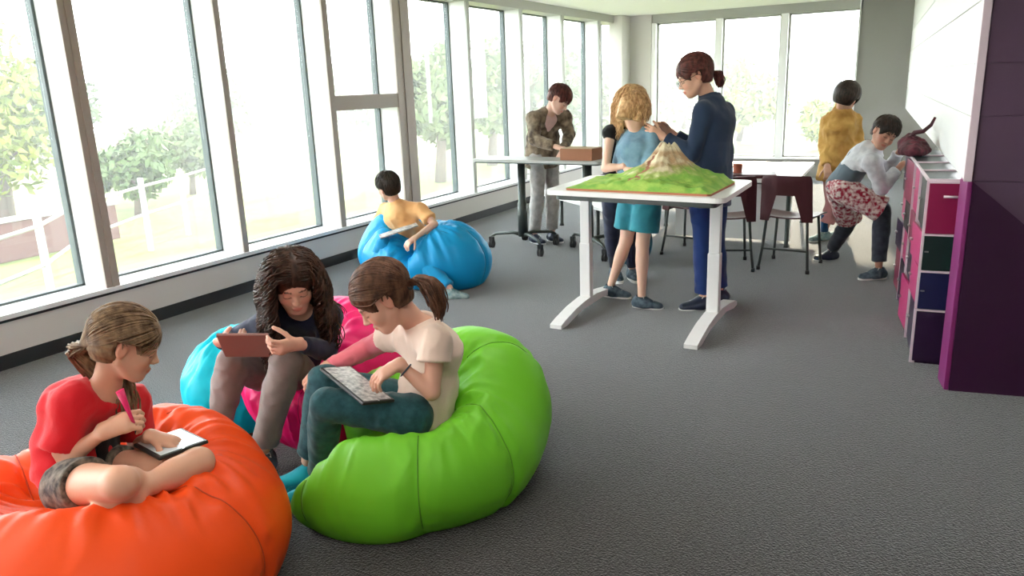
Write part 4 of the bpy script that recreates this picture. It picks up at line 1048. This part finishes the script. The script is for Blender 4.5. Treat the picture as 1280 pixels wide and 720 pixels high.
    if kind == 'pony' and tie is not None:
        path = [np.array(x, float) for x in tie]            # world points of the tail
        for _ in range(190):
            o_ = np.clip(rg.normal(size=3), -1.5, 1.5) * .0088 * s * tspread; ph = rg.uniform(0, 6.28); pts = []
            T_ = np.linspace(0, 1, 14); end = rg.uniform(.75, 1.05)
            for t_ in T_ * end:
                x = t_ * (len(path) - 1); i_ = min(int(x), len(path) - 2); q = path[i_] + (path[i_ + 1] - path[i_]) * (x - i_)
                spread = .35 + 1.35 * math.sin(min(t_, 1) * math.pi * .80) ** 1.2
                pts.append(q + o_ * spread + .003 * np.array([math.sin(t_ * 9 + ph), math.cos(t_ * 8 + ph), 0]))
            add_tube(pts, .0042 * s, .0016 * s)
    V = np.concatenate(verts); Q = np.concatenate(quads)
    return mesh_obj('hair', V, Q, m, par, smooth=True, world_parent=True)

SK = (.70, .42, .31)
def hair_mat(nm, a, b): return mat(nm, a, .48, col2=b, vscale=26, detail=8, stretch=(2, 2, 1), spec=.3, bump=.15, bscale=60)
def J2(n): return {k: (np.array(v) if isinstance(v, list) else v) for k, v in POSES[n].items()}
def person(J_, label, hf, skin=SK, lip=None, brow=(.12, .07, .045), hs=None, vox=.0045, hands=None, slouch=.03, hup=None, group=None, shod=True):
    s = J_['s']; hs = hs or s; base = (float(J_['pel'][0]), float(J_['pel'][1]), 0)
    t = empty('person', base, label=label, cat='person')
    f = Fig(); f.t = t; f.J = J_; f.s = s; f.hs = hs; f.g = dict(slouch=slouch); f.vox = vox
    keys = [k for k in J_ if k != 's']; lo, hi = bounds(J_, keys, .21)
    F = Field(lo, hi, vox)
    up, lat, fw, w, ch = torso(F, J_, f.g, 0, s)
    f.up, f.lat, f.fw, f.ch, f.w = up, lat, fw, ch, w
    for S_ in 'RL':
        arm(F, J_, S_, 0, s); leg(F, J_, S_, 0, s)
        h = (hands or {}).get(S_, {})
        d = h.get('dir', nrm(J_['wr' + S_] - J_['el' + S_])); n = h.get('n', nrm(fw * .3 - UP))
        add_hand(F, J_['wr' + S_], d, n, s * h.get('s', 1), 1 if S_ == 'R' else -1, h.get('curl', .9), thumb=h.get('thumb', .5))
        # foot
        if shod: continue
        td = nrm((hands or {}).get('foot' + S_, (fw[0], fw[1], 0))); an = J_['an' + S_]
        F.tube(an, an - UP * .02 * s * (0 if h.get('nofoot') else 1) + td * .02, .027 * s, .026 * s, k=.02)
        F.tube(an - UP * .018 * s - td * .02 * s, an - UP * .022 * s + td * .10 * s, .024 * s, .016 * s, k=.02, w=np.cross(td, UP), ratio=1.3)
    Rm = head_frame(hf, hup if hup is not None else nrm(J_['head'] - J_['neck']) + UP * .4); c = J_['head']; f.Rm, f.c = Rm, c
    L = lambda *v: c + Rm.T @ (np.array(v) * hs)
    add_head(F, c, Rm, hs)
    F.tube(L(0, -.028, -.045), J_['neck'] - up * .03 * s, .038 * hs, .044 * s, k=.025)
    ms = mat('skin', skin, .5, attr=True, bump=.04, bscale=160, sss=.12, spec=.35)
    lip = lip or (skin[0] * .95, skin[1] * .58, skin[2] * .6)
    f.body = field_obj('body', F, ms, t, tint=lambda V: head_tint(V, c, Rm, hs, skin, lip, brow), sm=1)
    return f
def garment(f, name, m, torso_inf=None, arms=None, arm_inf=.010, legs=None, leg_inf=.012, neck=None, hem=None, hemr=None, top_cut=None, fold=(.004, 22), seed=1, vox=None, cuff=0, flare=0, collar=False, extra=None, pelvis=True, sides='RL', open_front=False, tint=None, knee=1.0):
    J_ = f.J; s = f.s; keys = [k for k in J_ if k not in ('s', 'head')]
    if legs is None: keys = [k for k in keys if not (k.startswith('kn') or k.startswith('an'))]
    if torso_inf is None: keys = [k for k in keys if not k.startswith(('sh', 'el', 'wr', 'neck'))]
    lo, hi = bounds(J_, keys, .17)
    F = Field(lo, hi, vox or f.vox * 1.1)
    if torso_inf is not None:
        torso(F, J_, f.g, torso_inf, s)
        if hem is not None:
            e = J_['pel'] - f.up * hem * s; F.tube(f.w, e, .078 * s + torso_inf, (hemr or .086) * s + torso_inf, k=.02, w=f.lat, ratio=1.38, cut1=0)
            F.half(e, -f.up)
        if arms: 
            for S_ in sides: arm(F, J_, S_, arm_inf, s, upto=arms, cuff=cuff)
        nb = J_['neck'] + f.up * .012 * s + f.fw * .012 * s
        if neck is not None: F.ell(nb, (neck * s, neck * s, neck * .9 * s), k=.008, mode='sub')
        if collar: F.tube(J_['neck'] - f.up * .035 * s, J_['neck'] + f.up * .02 * s + f.fw * .01, .058 * s, .056 * s, k=.012, w=f.lat, ratio=1.12, cut1=0); F.tube(J_['neck'], J_['neck'] + f.up * .08 * s, .045 * s, .05 * s, k=.003, mode='sub')
    if legs is not None:
        if pelvis:
            lh = nrm(J_['hipR'] - J_['hipL']); pu = f.up
            F.tube(J_['pel'] - pu * .005, J_['pel'] + pu * .05 * s, .078 * s + leg_inf, .073 * s + leg_inf, k=.025, w=lh, ratio=1.42, cut1=0)
        for S_ in sides: leg(F, J_, S_, leg_inf, s, upto=legs, flare=flare, knee=knee)
    if extra: extra(F)
    o = field_obj(name, F, m, f.t, disp=folds(fold[0], fold[1], seed, f.up, 1.6), sm=1, tint=tint)
    return o
def view_from(p):
    """sideways and towards-the-viewer directions at a person's own place"""
    global IR, TC
    t = CAM_POS - np.array(p); t[2] = 0; TC = nrm(t); IR = np.cross(UP, TC)
# ---- clothing materials
def cloth(n, c, c2=None, vs=30, r=.85, b=.12, bs=220, **k): return mat(n, c, r, bump=b, bscale=bs, col2=c2, vscale=vs, sheen=.2, spec=.25, **k)
C_red = cloth('red_jersey', (.66, .012, .022)); C_navyjersey = cloth('navy_jersey', (.012, .014, .030), (.022, .028, .07), 6); C_black = cloth('black_knit', (.010, .010, .012))
C_cream = cloth('cream_jersey', (.80, .62, .52)); C_pinksleeve = cloth('pink_jersey', (.80, .20, .26)); C_teal = cloth('dark_teal_denim', (.014, .062, .078), (.024, .10, .12), 40)
C_greyt = cloth('taupe_twill', (.22, .185, .18), (.27, .23, .22), 14); C_khaki = cloth('khaki_cotton', (.42, .30, .19)); C_camo = cloth('dark_print_cotton', (.012, .012, .012), (.22, .19, .15), 38)
C_orange = cloth('apricot_jersey', (.75, .36, .13), (.82, .46, .20), 9); C_bluet = cloth('bright_blue_cotton', (.006, .26, .52)); C_greyp = cloth('grey_print', (.16, .17, .18), (.52, .50, .46), 28)
C_denim = cloth('pale_denim', (.13, .24, .33), (.20, .33, .43), 18); C_tealshort = cloth('teal_cotton', (.035, .24, .30), (.05, .32, .38), 8)
C_blazer = cloth('navy_wool', (.018, .034, .075)); C_bluetr = cloth('royal_blue_trouser', (.010, .030, .135)); C_must = cloth('mustard_fleece', (.40, .20, .045), (.56, .33, .09), 9)
C_rose = cloth('dusty_pink_cotton', (.46, .20, .20)); C_bsock = cloth('blue_sock', (.008, .07, .20)); C_hood = cloth('pale_grey_marl', (.52, .52, .55), (.66, .66, .68), 24)
C_floral = cloth('red_white_floral_print', (.36, .018, .045), (.82, .70, .66), 42, detail=1); C_slate = cloth('slate_apron', (.12, .16, .19)); C_dgrey = cloth('dark_slate_denim', (.030, .036, .052), (.05, .06, .08), 25)
C_card = cloth('brown_grey_patterned_knit', (.07, .045, .03), (.30, .23, .16), 17); C_palepink = cloth('pale_pink_jersey', (.72, .50, .48)); C_lgrey = cloth('light_grey_trouser', (.36, .34, .32), (.50, .47, .45), 20)
S_navy = mat('navy_canvas', (.03, .05, .075), .8, col2=(.09, .13, .16), vscale=40); S_white = mat('white_rubber', (.74, .73, .70), .5); S_lace = mat('white_lace', (.72, .72, .70), .8)
S_turq = cloth('turquoise_canvas', (.01, .36, .44)); S_dark = mat('dark_blue_leather', (.015, .022, .05), .4); S_grey = mat('grey_blue_mesh', (.10, .19, .22), .8, col2=(.30, .38, .38), vscale=30)
H_ash = hair_mat('ash_blond_hair', (.10, .055, .030), (.30, .19, .105)); H_dark = hair_mat('dark_brown_hair', (.012, .005, .003), (.060, .024, .013)); H_brown = hair_mat('mid_brown_hair', (.052, .022, .013), (.17, .080, .045))
H_black = hair_mat('near_black_hair', (.012, .008, .006), (.04, .022, .015)); H_blond = hair_mat('golden_blond_hair', (.42, .21, .08), (.80, .52, .27)); H_aub = hair_mat('auburn_brown_hair', (.045, .012, .010), (.16, .045, .035))
M['screen'] = mat('pale_tablet_screen', (.62, .72, .80), .15, col2=(.80, .86, .90), vscale=10); M['tabback'] = mat('rose_brown_case', (.26, .125, .105), .45)

def tablet(name, corners, label, mcase, mscreen, th=.011, extras=None):
    """corners: near-left, near-right, far-right, far-left of the screen plane (world)"""
    c = [np.array(p) for p in corners]; o = sum(c) / 4; ex = nrm((c[1] - c[0]) + (c[2] - c[3])); n = nrm(np.cross(ex, (c[3] - c[0]) + (c[2] - c[1]))); ey = np.cross(n, ex)
    W = (np.linalg.norm(c[1] - c[0]) + np.linalg.norm(c[2] - c[3])) / 2; H = (np.linalg.norm(c[3] - c[0]) + np.linalg.norm(c[2] - c[1])) / 2
    t = empty('tablet', tuple(o), label=label, cat='tablet')
    Mx = Matrix(((ex[0], ey[0], n[0], o[0]), (ex[1], ey[1], n[1], o[1]), (ex[2], ey[2], n[2], o[2]), (0, 0, 0, 1)))
    MB().box((-W / 2, -H / 2, -th), (W / 2, H / 2, 0), .0035, M=Mx).build('case', mcase, t, world_parent=True)
    sc = MB().box((-W / 2 + .010, -H / 2 + .010, -.002), (W / 2 - .010, H / 2 - .010, .0012), M=Mx).build('screen', mscreen, t, world_parent=True)
    MB().tube([Mx @ Vector((W / 2 - .005, 0, .0006)), Mx @ Vector((W / 2 - .005, 0, .0014))], .0035, 12).build('home_button', M['chrome'], t, world_parent=True)
    if extras: extras(t, Mx, W, H)
    return t

# ================================================================== child in red on the orange bag
J_ = J2('red'); view_from(J_['head'])
f = person(J_, 'child in a red T-shirt sitting cross-legged on the orange bean bag, holding a pink stylus', fdir(.86, .12, -.42), skin=(0.673, 0.372, 0.256), brow=(.16, .09, .05), vox=.0042, hup=UP * 1 + IR * .45, shod=False,
    hands=dict(R=dict(dir=nrm(IR * .75 + TC * .1 + UP * .18), n=nrm(TC * -.5 - UP * .6 + IR * .2), curl=1.35, thumb=.9), L=dict(dir=nrm(IR * .7 + TC * .35 - UP * .3), n=nrm(-UP + TC * .1), curl=.7),
               footR=nrm(IR * .5 - TC * .7), footL=nrm(-IR + TC * .05)), slouch=.06, hs=.90)
garment(f, 't_shirt', C_red, torso_inf=.011, arms=.72, arm_inf=.013, neck=.062, hem=.0, fold=(.0045, 20), seed=4)
garment(f, 'shorts', C_camo, legs=.34, leg_inf=.014, fold=(.003, 24), seed=5, flare=.006)
garment(f, 'undershirt', C_black, torso_inf=.017, arms=None, hem=.05, hemr=.093, fold=(.003, 24), seed=6, extra=lambda F: F.half(f.w + f.up * .05, f.up).half(f.w + IR * .05, -IR))
hair(f.t, f.c, f.Rm, f.hs, 'pony', H_ash, 5, n=620, knot=(.0, -.125, -.045), length=.24, vox=.0042, lr=.0024, hl=.046, capinf=.008,
     tie=[f.c + f.Rm.T @ A(0, -.10, -.04), f.c + f.Rm.T @ A(-.03, -.12, -.06), f.c + f.Rm.T @ A(-.065, -.05, -.10), f.c + f.Rm.T @ A(-.075, .02, -.15), f.c + f.Rm.T @ A(-.065, .05, -.21), f.c + f.Rm.T @ A(-.06, .05, -.25)], tspread=1.7)
st = empty('stylus', tuple(J_['wrR']), label='bright pink stylus in the hand of the child in red', cat='stylus')
p0 = J_['wrR'] + IR * .075 + TC * .02 - UP * .005; p1 = J_['wrR'] + IR * .052 + TC * .02 + UP * .115
MB().tube([p0, p0 * .6 + p1 * .4, p1], [.004, .006, .013], 12, flat=.5).build('barrel', mat('hot_pink_plastic', (.85, .02, .16), .3), st, world_parent=True)
MB().tube([p0 - UP * .016 - IR * .004, p0], [.001, .004], 8).build('tip', M['blackpl'], st, world_parent=True)
tablet('tablet', [(-2.035, 1.275, .495), (-1.862, 1.235, .505), (-1.785, 1.36, .505), (-1.955, 1.40, .495)], 'small tablet with pale screen lying on the knee of the child in red', M['blackpl'], M['screen'])

# ================================================================== dark haired child on the pink bag
J_ = J2('dark'); view_from(J_['head'])
f = person(J_, 'child with long wavy dark hair in a navy top and grey trousers, reading a tablet', fdir(.05, .88, -.42), skin=(0.696, 0.397, 0.301), brow=(.05, .025, .018), vox=.0042, hup=UP + TC * .8,
    hands=dict(R=dict(dir=nrm(IR * .75 + TC * .5 + UP * .05), n=nrm(-TC * .5 + UP * .6), curl=1.0), L=dict(dir=nrm(-IR * .85 + TC * .35 + UP * .02), n=nrm(-TC * .6 + UP * .25 - IR * .1), curl=1.1, thumb=.7),
               footR=nrm(TC + -IR * .2), footL=nrm(TC * .8 - IR * .1)), slouch=.05)
garment(f, 'sweatshirt', C_navyjersey, torso_inf=.014, arms=1.80, arm_inf=.012, hem=.04, neck=.055, fold=(.005, 18), seed=14)
garment(f, 'trousers', C_greyt, legs=1.93, leg_inf=.014, fold=(.0048, 17), seed=15, flare=.010)
cols = [(J_['neck'] - UP * .02, .055), (J_['shR'], .062), (J_['shL'], .062), (f.ch + f.fw * .01, .105), (f.ch - UP * .1, .10)]
hair(f.t, f.c, f.Rm, f.hs, 'long', H_dark, 8, n=1100, length=.36, vox=.005, lr=.0042, hl=.044, wave=.038, colliders=cols)
for S_, tdir in (('R', nrm(TC - IR * .15)), ('L', nrm(TC * .9 - IR * .2))):
    shoe(f.t, J_['an' + S_] - UP * .02, tdir - UP * .25, .95, S_navy, S_white, S_lace)
cL = J_['wrL']
tb = tablet('tablet', [at3 for at3 in ((-2.365, 1.775, .625), (-2.215, 1.865, .615), (-2.185, 1.80, .70), (-2.335, 1.71, .71))], 'tablet in a rose brown case held up by the long haired child', M['tabback'], M['screen']) if False else None
ex = nrm(A(.143, .079, -.006)); nn_ = nrm(TC * -.85 + UP * .52); ey = nrm(np.cross(nn_, ex)); cc = A(-2.165, 1.865, .598)
tablet('tablet', [cc - ex * .095 - ey * .065, cc + ex * .095 - ey * .065, cc + ex * .095 + ey * .065, cc - ex * .095 + ey * .065], 'tablet in a rose brown case held by the long haired child in navy', M['tabback'], M['screen'], th=.012)

# ================================================================== child with ponytail on the green bag
J_ = J2('pony'); view_from(J_['head'])
f = person(J_, 'child with brown ponytail, cream top and teal jeans on the green bean bag', fdir(-.80, .10, -.60), skin=(0.696, 0.391, 0.288), brow=(.14, .07, .04), vox=.0042, hup=UP - IR * .6,
    hands=dict(L=dict(dir=nrm(-IR * .75 + UP * -.35 + TC * .15), n=nrm(-UP * .9 - IR * .5), curl=.75), R=dict(dir=nrm(-IR * .6 + TC * .35 - UP * .35), n=nrm(-UP * .6 - IR * .35), curl=.8),
               footR=nrm(-IR + TC * .1), footL=nrm(-IR + TC * .1)), slouch=.055)
garment(f, 't_shirt', C_cream, torso_inf=.014, arms=.42, arm_inf=.017, hem=.07, hemr=.098, neck=.056, fold=(.0065, 16), seed=24)
garment(f, 'sleeve', C_pinksleeve, torso_inf=None, fold=(.003, 24), seed=25, sides='R', extra=lambda F: arm(F, J_, 'R', .011, 1.0, upto=1.9)) if False else None
Fs = Field(*bounds(J_, ['shR', 'elR', 'wrR'], .09), .0045); arm(Fs, J_, 'R', .012, 1.0, upto=1.92)
field_obj('sleeve', Fs, C_pinksleeve, f.t, disp=folds(.003, 24, 3))
garment(f, 'jeans', C_teal, legs=1.90, leg_inf=.012, fold=(.004, 20), seed=26, flare=.006)
tl = [A(-1.50, 2.01, .86), A(-1.465, 2.005, .872), A(-1.435, 2.01, .862), A(-1.412, 2.015, .83), A(-1.402, 2.02, .785), A(-1.402, 2.02, .750)]
tlc = f.Rm @ (tl[0] - f.c) / f.hs
kd = tlc / np.linalg.norm(tlc / np.array([.09, .108, .096])) * 1.02
tl[0] = f.c + f.Rm.T @ (kd * f.hs)
hair(f.t, f.c, f.Rm, f.hs, 'pony', H_brown, 9, n=700, knot=tuple(kd), length=.24, vox=.0042, lr=.0026, hl=.044, tie=tl)
MB().tube([tl[0] + .019 * (np.cross(nrm(tl[1] - tl[0]), UP) * math.cos(a) + np.cross(nrm(tl[1] - tl[0]), nrm(np.cross(nrm(tl[1] - tl[0]), UP))) * math.sin(a)) for a in np.linspace(0, 2 * math.pi, 17)[:-1]], .005, 8, closed=True).build('hair_tie', M['blackpl'], f.t, world_parent=True)
for S_ in 'RL': shoe(f.t, J_['an' + S_] * A(1, 1, 0) + A(0, 0, .09 if S_ == 'R' else .08), nrm(-IR + TC * .12), .95, S_turq, cloth('turquoise_sole', (.01, .28, .36)), None)
wrp = J_['wrL'] + (J_['elL'] - J_['wrL']) * .22; dax = nrm(J_['elL'] - J_['wrL']); a1 = nrm(np.cross(dax, UP)); a2 = np.cross(dax, a1)
MB().tube([wrp + .0235 * (a1 * math.cos(a) + a2 * math.sin(a)) for a in np.linspace(0, 2 * math.pi, 25)[:-1]], .0045, 8, closed=True, flat=.6).build('bracelet', mat('grey_band', (.05, .08, .12), .4), f.t, world_parent=True)
def keys(t, Mx, W, H):
    mk = mat('key_grey', (.35, .35, .36), .6); mw = mat('screen_icon_teal', (.02, .36, .36), .4); rg = random.Random(2)
    mb = MB()
    for i in range(13):
        for j in range(4):
            x = -W / 2 + .02 + (W - .04) * (i + .5) / 13; y = -H / 2 + .018 + (H - .036) * (j + .5) / 4
            mb.box((x - .008, y - .008, .001), (x + .008, y + .008, .0035), mat=1 if rg.random() < .2 else 0, M=Mx)
    mb.build('app_icon', [mk, mw], t, world_parent=True)
c0 = A(-1.835, 1.885, .548); c1 = A(-1.555, 1.775, .505)
ex = nrm(c1 - c0); ey = nrm(A(.20, .88, -.18)); ey = nrm(ey - ex * (ey @ ex)); H_ = .125
tablet('tablet', [c0, c1, c1 + ey * H_, c0 + ey * H_], 'black framed tablet on the lap of the child with the ponytail', M['blackpl'], mat('dark_screen', (.30, .31, .33), .2, col2=(.70, .70, .72), vscale=60), extras=None)

# ================================================================== boy in yellow on the blue bag
J_ = J2('yel'); view_from(J_['head'])
f = person(J_, 'boy in an apricot yellow shirt on the blue bean bag, turned towards the windows', fdir(-.60, -.78, -.05), skin=(0.719, 0.446, 0.333), vox=.0058,
    hands=dict(footR=nrm(IR * .9 + TC * .3), footL=nrm(-IR + TC * .3)), slouch=.05)
garment(f, 't_shirt', C_orange, torso_inf=.014, arms=.7, arm_inf=.016, hem=.05, neck=.058, fold=(.006, 16), seed=34)
garment(f, 'trousers', C_bluet, legs=1.95, leg_inf=.016, fold=(.005, 17), seed=35, flare=.01)
hair(f.t, f.c, f.Rm, f.hs, 'short', H_black, 12, n=420, length=.06, lr=.0034, hl=.040, vox=.006)
shoe(f.t, J_['anR'], nrm(IR * .9 + TC * .35), 1.05, S_grey, S_white, S_lace); shoe(f.t, J_['anL'], nrm(-IR + TC * .2 - UP * .3), 1.0, S_grey, S_white, S_lace)
mg = empty('magazine', (-3.55, 4.63, .45), label='grey printed magazine resting on the blue bean bag beside the boy', cat='magazine')
Mg = Matrix.Translation((-3.52, 4.60, .455)) @ Matrix.Rotation(.75, 4, 'Z') @ Matrix.Rotation(-.25, 4, 'Y')
MB().box((-.15, -.07, 0), (.15, .07, .010), .002, M=Mg).build('cover', C_greyp, mg, world_parent=True)

# ================================================================== bending person at the rolling table
J_ = J2('far'); view_from(J_['head'])
f = person(J_, 'person in a brown patterned cardigan bending over the cardboard box by the windows', fdir(.72, .40, -.62), skin=(0.719, 0.446, 0.346), hs=1.08, vox=.0065, hup=UP + IR * .5, slouch=.05)
garment(f, 'shirt', C_palepink, torso_inf=.008, hem=.03, fold=(.004, 18), seed=44)
def op(F):
    o = f.ch + f.fw * .17 - UP * .04; F.ell(o, (.085, .085, .22), k=.02, mode='sub')
garment(f, 'cardigan', C_card, torso_inf=.026, arms=1.85, arm_inf=.020, hem=.10, hemr=.10, fold=(.009, 14), seed=45, extra=op)
garment(f, 'trousers', C_lgrey, legs=1.93, leg_inf=.014, fold=(.004, 17), seed=46, flare=.01)
hair(f.t, f.c, f.Rm, f.hs, 'short', H_aub, 13, n=360, length=.08, lr=.004, hl=.042, vox=.0065)
for S_ in 'RL':
    J_['an' + S_][2] = .09; shoe(f.t, J_['an' + S_], nrm(TC * .6 + IR * .5), 1.1, S_dark, S_white, S_lace)

# ================================================================== child in black tank top behind the boy
J_ = J2('tank'); view_from(J_['head'])
f = person(J_, 'child in a black sleeveless top, mostly hidden behind the fair haired boy', fdir(.75, .45, -.35), skin=(0.742, 0.471, 0.358), vox=.006,
    hands=dict(R=dict(dir=nrm(IR * .7 - UP * .6), n=nrm(-UP - IR * .3))))
garment(f, 'tank_top', C_black, torso_inf=.010, hem=.05, neck=.070, fold=(.003, 18), seed=54)
garment(f, 'leggings', C_navyjersey, legs=1.95, leg_inf=.010, fold=(.003, 18), seed=56)
hair(f.t, f.c, f.Rm, f.hs, 'long', H_blond, 14, n=420, length=.22, lr=.0042, hl=.042, wave=.02, vox=.0065, colliders=[(J_['shR'], .055), (J_['shL'], .055), (f.ch, .10)])
for S_ in 'RL': shoe(f.t, J_['an' + S_], nrm(TC * .8 + IR * .3), 1.0, S_navy, S_white, S_lace)

# ================================================================== boy in denim shirt and teal shorts
J_ = J2('boy')
for k_ in J_:
    if k_ != 's' and not k_.startswith('an'): J_[k_] = CAM_POS + (J_[k_] - CAM_POS) * 1.025
view_from(J_['head'])
f = person(J_, 'fair haired boy in a pale denim shirt and teal shorts at the standing table', fdir(.55, -.55, -.55), skin=(0.766, 0.471, 0.346), vox=.0055, hs=1.02,
    hands=dict(R=dict(dir=nrm(-IR * .6 + TC * .5 - UP * .3), n=-UP), L=dict(dir=nrm(IR * .5 + TC * .4), n=-UP), footR=nrm(IR + TC * .25), footL=nrm(IR * .9 + TC * .2)), slouch=.045)
garment(f, 'denim_shirt', C_denim, torso_inf=.016, arms=.85, arm_inf=.018, hem=.06, neck=.05, collar=True, fold=(.007, 15), seed=64)
garment(f, 'shorts', C_tealshort, legs=.72, leg_inf=.022, fold=(.006, 14), seed=65, flare=.022)
hair(f.t, f.c, f.Rm, f.hs, 'bob', H_blond, 15, n=560, length=.105, lr=.0040, hl=.046, wave=.010, vox=.0055)
shoe(f.t, J_['anR'] * A(1, 1, 0) + A(0, 0, .08), nrm(IR + TC * .22), 1.05, S_navy, S_white, S_lace); shoe(f.t, J_['anL'] * A(1, 1, 0) + A(0, 0, .085), nrm(IR * .9 + TC * .3), 1.05, S_navy, S_white, S_lace)

# ================================================================== adult in navy blazer
J_ = J2('teach')
for k_, m_ in (('wrR', 1.022), ('wrL', 1.022), ('elR', 1.006), ('elL', 1.01)): J_[k_] = CAM_POS + (J_[k_] - CAM_POS) * m_
J_['wrR'] -= UP * .03; J_['wrL'] -= UP * .02; view_from(J_['head'])
f = person(J_, 'adult in a navy blazer and glasses holding the fair haired boy\'s head', fdir(-.88, .20, -.38), skin=(0.719, 0.409, 0.294), hs=1.10, vox=.0055, brow=(.08, .03, .025), hup=UP - IR * .35,
    hands=dict(R=dict(dir=nrm(-IR * .75 + UP * .45), n=nrm(-UP * .3 + TC * .7 - IR * .3), curl=.9, s=.9), L=dict(s=.9, dir=nrm(-IR * .8 + UP * .4), n=nrm(-TC * .8 - IR * .3), curl=.8), footR=nrm(-IR + TC * .2), footL=nrm(-IR + TC * .2)), slouch=.03)
garment(f, 'blouse', C_palepink, torso_inf=.006, neck=.055, hem=.02, fold=(.003, 18), seed=73)
def lapel(F): F.ell(f.ch + f.fw * .145 + UP * .07, (.045, .045, .15), k=.02, mode='sub')
garment(f, 'blazer', C_blazer, torso_inf=.022, arms=1.82, arm_inf=.021, hem=.14, hemr=.104, fold=(.006, 13), seed=74, collar=True, extra=lapel)
def leg_tint(V): return None
garment(f, 'trousers', C_bluetr, legs=1.94, leg_inf=.014, fold=(.005, 15), seed=75, flare=.014)
kn_ = (.02, -.112, -.035); tw = lambda *v: f.c + f.Rm.T @ (A(*v) * f.hs)
hair(f.t, f.c, f.Rm, f.hs, 'pony', H_aub, 16, n=560, knot=kn_, length=.26, lr=.0032, hl=.040, vox=.0055, tie=[tw(*kn_), tw(.02, -.126, -.04), tw(.02, -.134, -.06), tw(.02, -.132, -.085), tw(.02, -.120, -.115)])
mb = MB()
for g in (-1, 1):
    mb.tube([tw(g * .032 + .023 * math.cos(a), .100, -.006 + .017 * math.sin(a)) for a in np.linspace(0, 2 * math.pi, 21)[:-1]], .0016, 6, closed=True)
    mb.tube([tw(g * .055, .100, 0), tw(g * .074, .06, 0), tw(g * .084, .0, .004), tw(g * .082, -.02, -.012)], .0017, 6)
mb.tube([tw(-.009, .101, -.004), tw(0, .106, -.001), tw(.009, .101, -.004)], .0016, 6)
mb.build('glasses', M['blackpl'], f.t, world_parent=True)
ny = f.J['neck']; ly = [ny + f.lat * .05 - f.fw * .01, ny + f.lat * .058 + f.fw * .05 - UP * .03, f.ch + f.fw * .115 + f.lat * .03 + UP * .03, f.ch + f.fw * .12 - UP * .10, f.ch + f.fw * .115 - f.lat * .03 + UP * .03, ny - f.lat * .058 + f.fw * .05 - UP * .03, ny - f.lat * .05 - f.fw * .01]
MB().tube(ly, .006, 8, flat=.4).build('lanyard', mat('red_lanyard', (.42, .03, .04), .6), f.t, world_parent=True)
for S_ in 'RL':
    an = J_['an' + S_].copy(); an[2] = .09; shoe(f.t, an, nrm(-IR + TC * .28), 1.2, S_dark, S_white, S_lace)

# ================================================================== child in mustard, back turned
J_ = J2('must'); J_['head'] = J_['head'] - A(0, 0, .03); view_from(J_['head'])
f = person(J_, 'child in a mustard jacket and dusty pink trousers with back turned, by the back window', fdir(.35, -.90, -.25), skin=(0.522, 0.298, 0.205), vox=.0065, hup=UP + IR * .35, hs=1.14)
garment(f, 'jacket', C_must, torso_inf=.024, arms=1.9, arm_inf=.024, hem=.08, hemr=.10, fold=(.013, 17), seed=84, extra=lambda F: F.tube(J_['neck'] - UP * .05, J_['neck'] + UP * .045, .068, .060, k=.02))
garment(f, 'trousers', C_rose, legs=1.70, leg_inf=.020, fold=(.005, 15), seed=85, flare=.012)
hair(f.t, f.c, f.Rm, f.hs, 'short', H_black, 17, n=420, length=.075, lr=.0042, hl=.040, vox=.0065, capinf=.020)
for S_ in 'RL':
    an = J_['an' + S_].copy(); an[2] = .085
    MB().tube([an + UP * .16, an + UP * .08, an], [.04, .036, .034], 14).build('sock', C_bsock, f.t, world_parent=True)
    shoe(f.t, an, nrm(-IR * .8 + TC * .55), 1.1, S_grey, S_white, S_lace)

# ================================================================== child in pale hoodie leaning on the lockers
J_ = J2('hood'); view_from(J_['head'])
f = person(J_, 'child in a pale grey hooded top and floral shorts leaning over the lockers', fdir(.40, .85, -.35), skin=(0.487, 0.248, 0.166), vox=.0055, brow=(.03, .015, .01), hup=UP + IR * .5,
    hands=dict(footR=nrm(-IR * .7 + TC * .2), footL=nrm(-IR * .8 + TC * .4)))
def hoodx(F):
    F.half(f.ch - f.up * .03 + f.fw * .02, -f.up * .8 + f.fw * .55)
    for S_ in 'RL': arm(F, J_, S_, .020, J_['s'], upto=1.9)
    F.ell(J_['neck'] - f.fw * .05, (.085, .085, .05), k=.04)
garment(f, 'shirt', C_slate, torso_inf=.016, hem=.05, hemr=.09, fold=(.006, 13), seed=93)
garment(f, 'hooded_top', C_hood, torso_inf=.022, arms=1.9, arm_inf=.020, fold=(.008, 13), seed=94, collar=True, extra=hoodx)
garment(f, 'trousers', C_dgrey, legs=1.92, leg_inf=.014, fold=(.005, 15), seed=96, flare=.010)
garment(f, 'shorts', C_floral, legs=.98, leg_inf=.030, fold=(.006, 14), seed=95, flare=.014)
hair(f.t, f.c, f.Rm, f.hs, 'short', H_black, 18, n=420, length=.06, lr=.0036, hl=.046, vox=.0055)
for S_, z in (('R', .085), ('L', .075)):
    an = J_['an' + S_].copy(); an[2] = z
    shoe(f.t, an, nrm(-IR * .8 + TC * .45), 1.05, S_navy if S_ == 'R' else S_dark, S_white, S_lace)
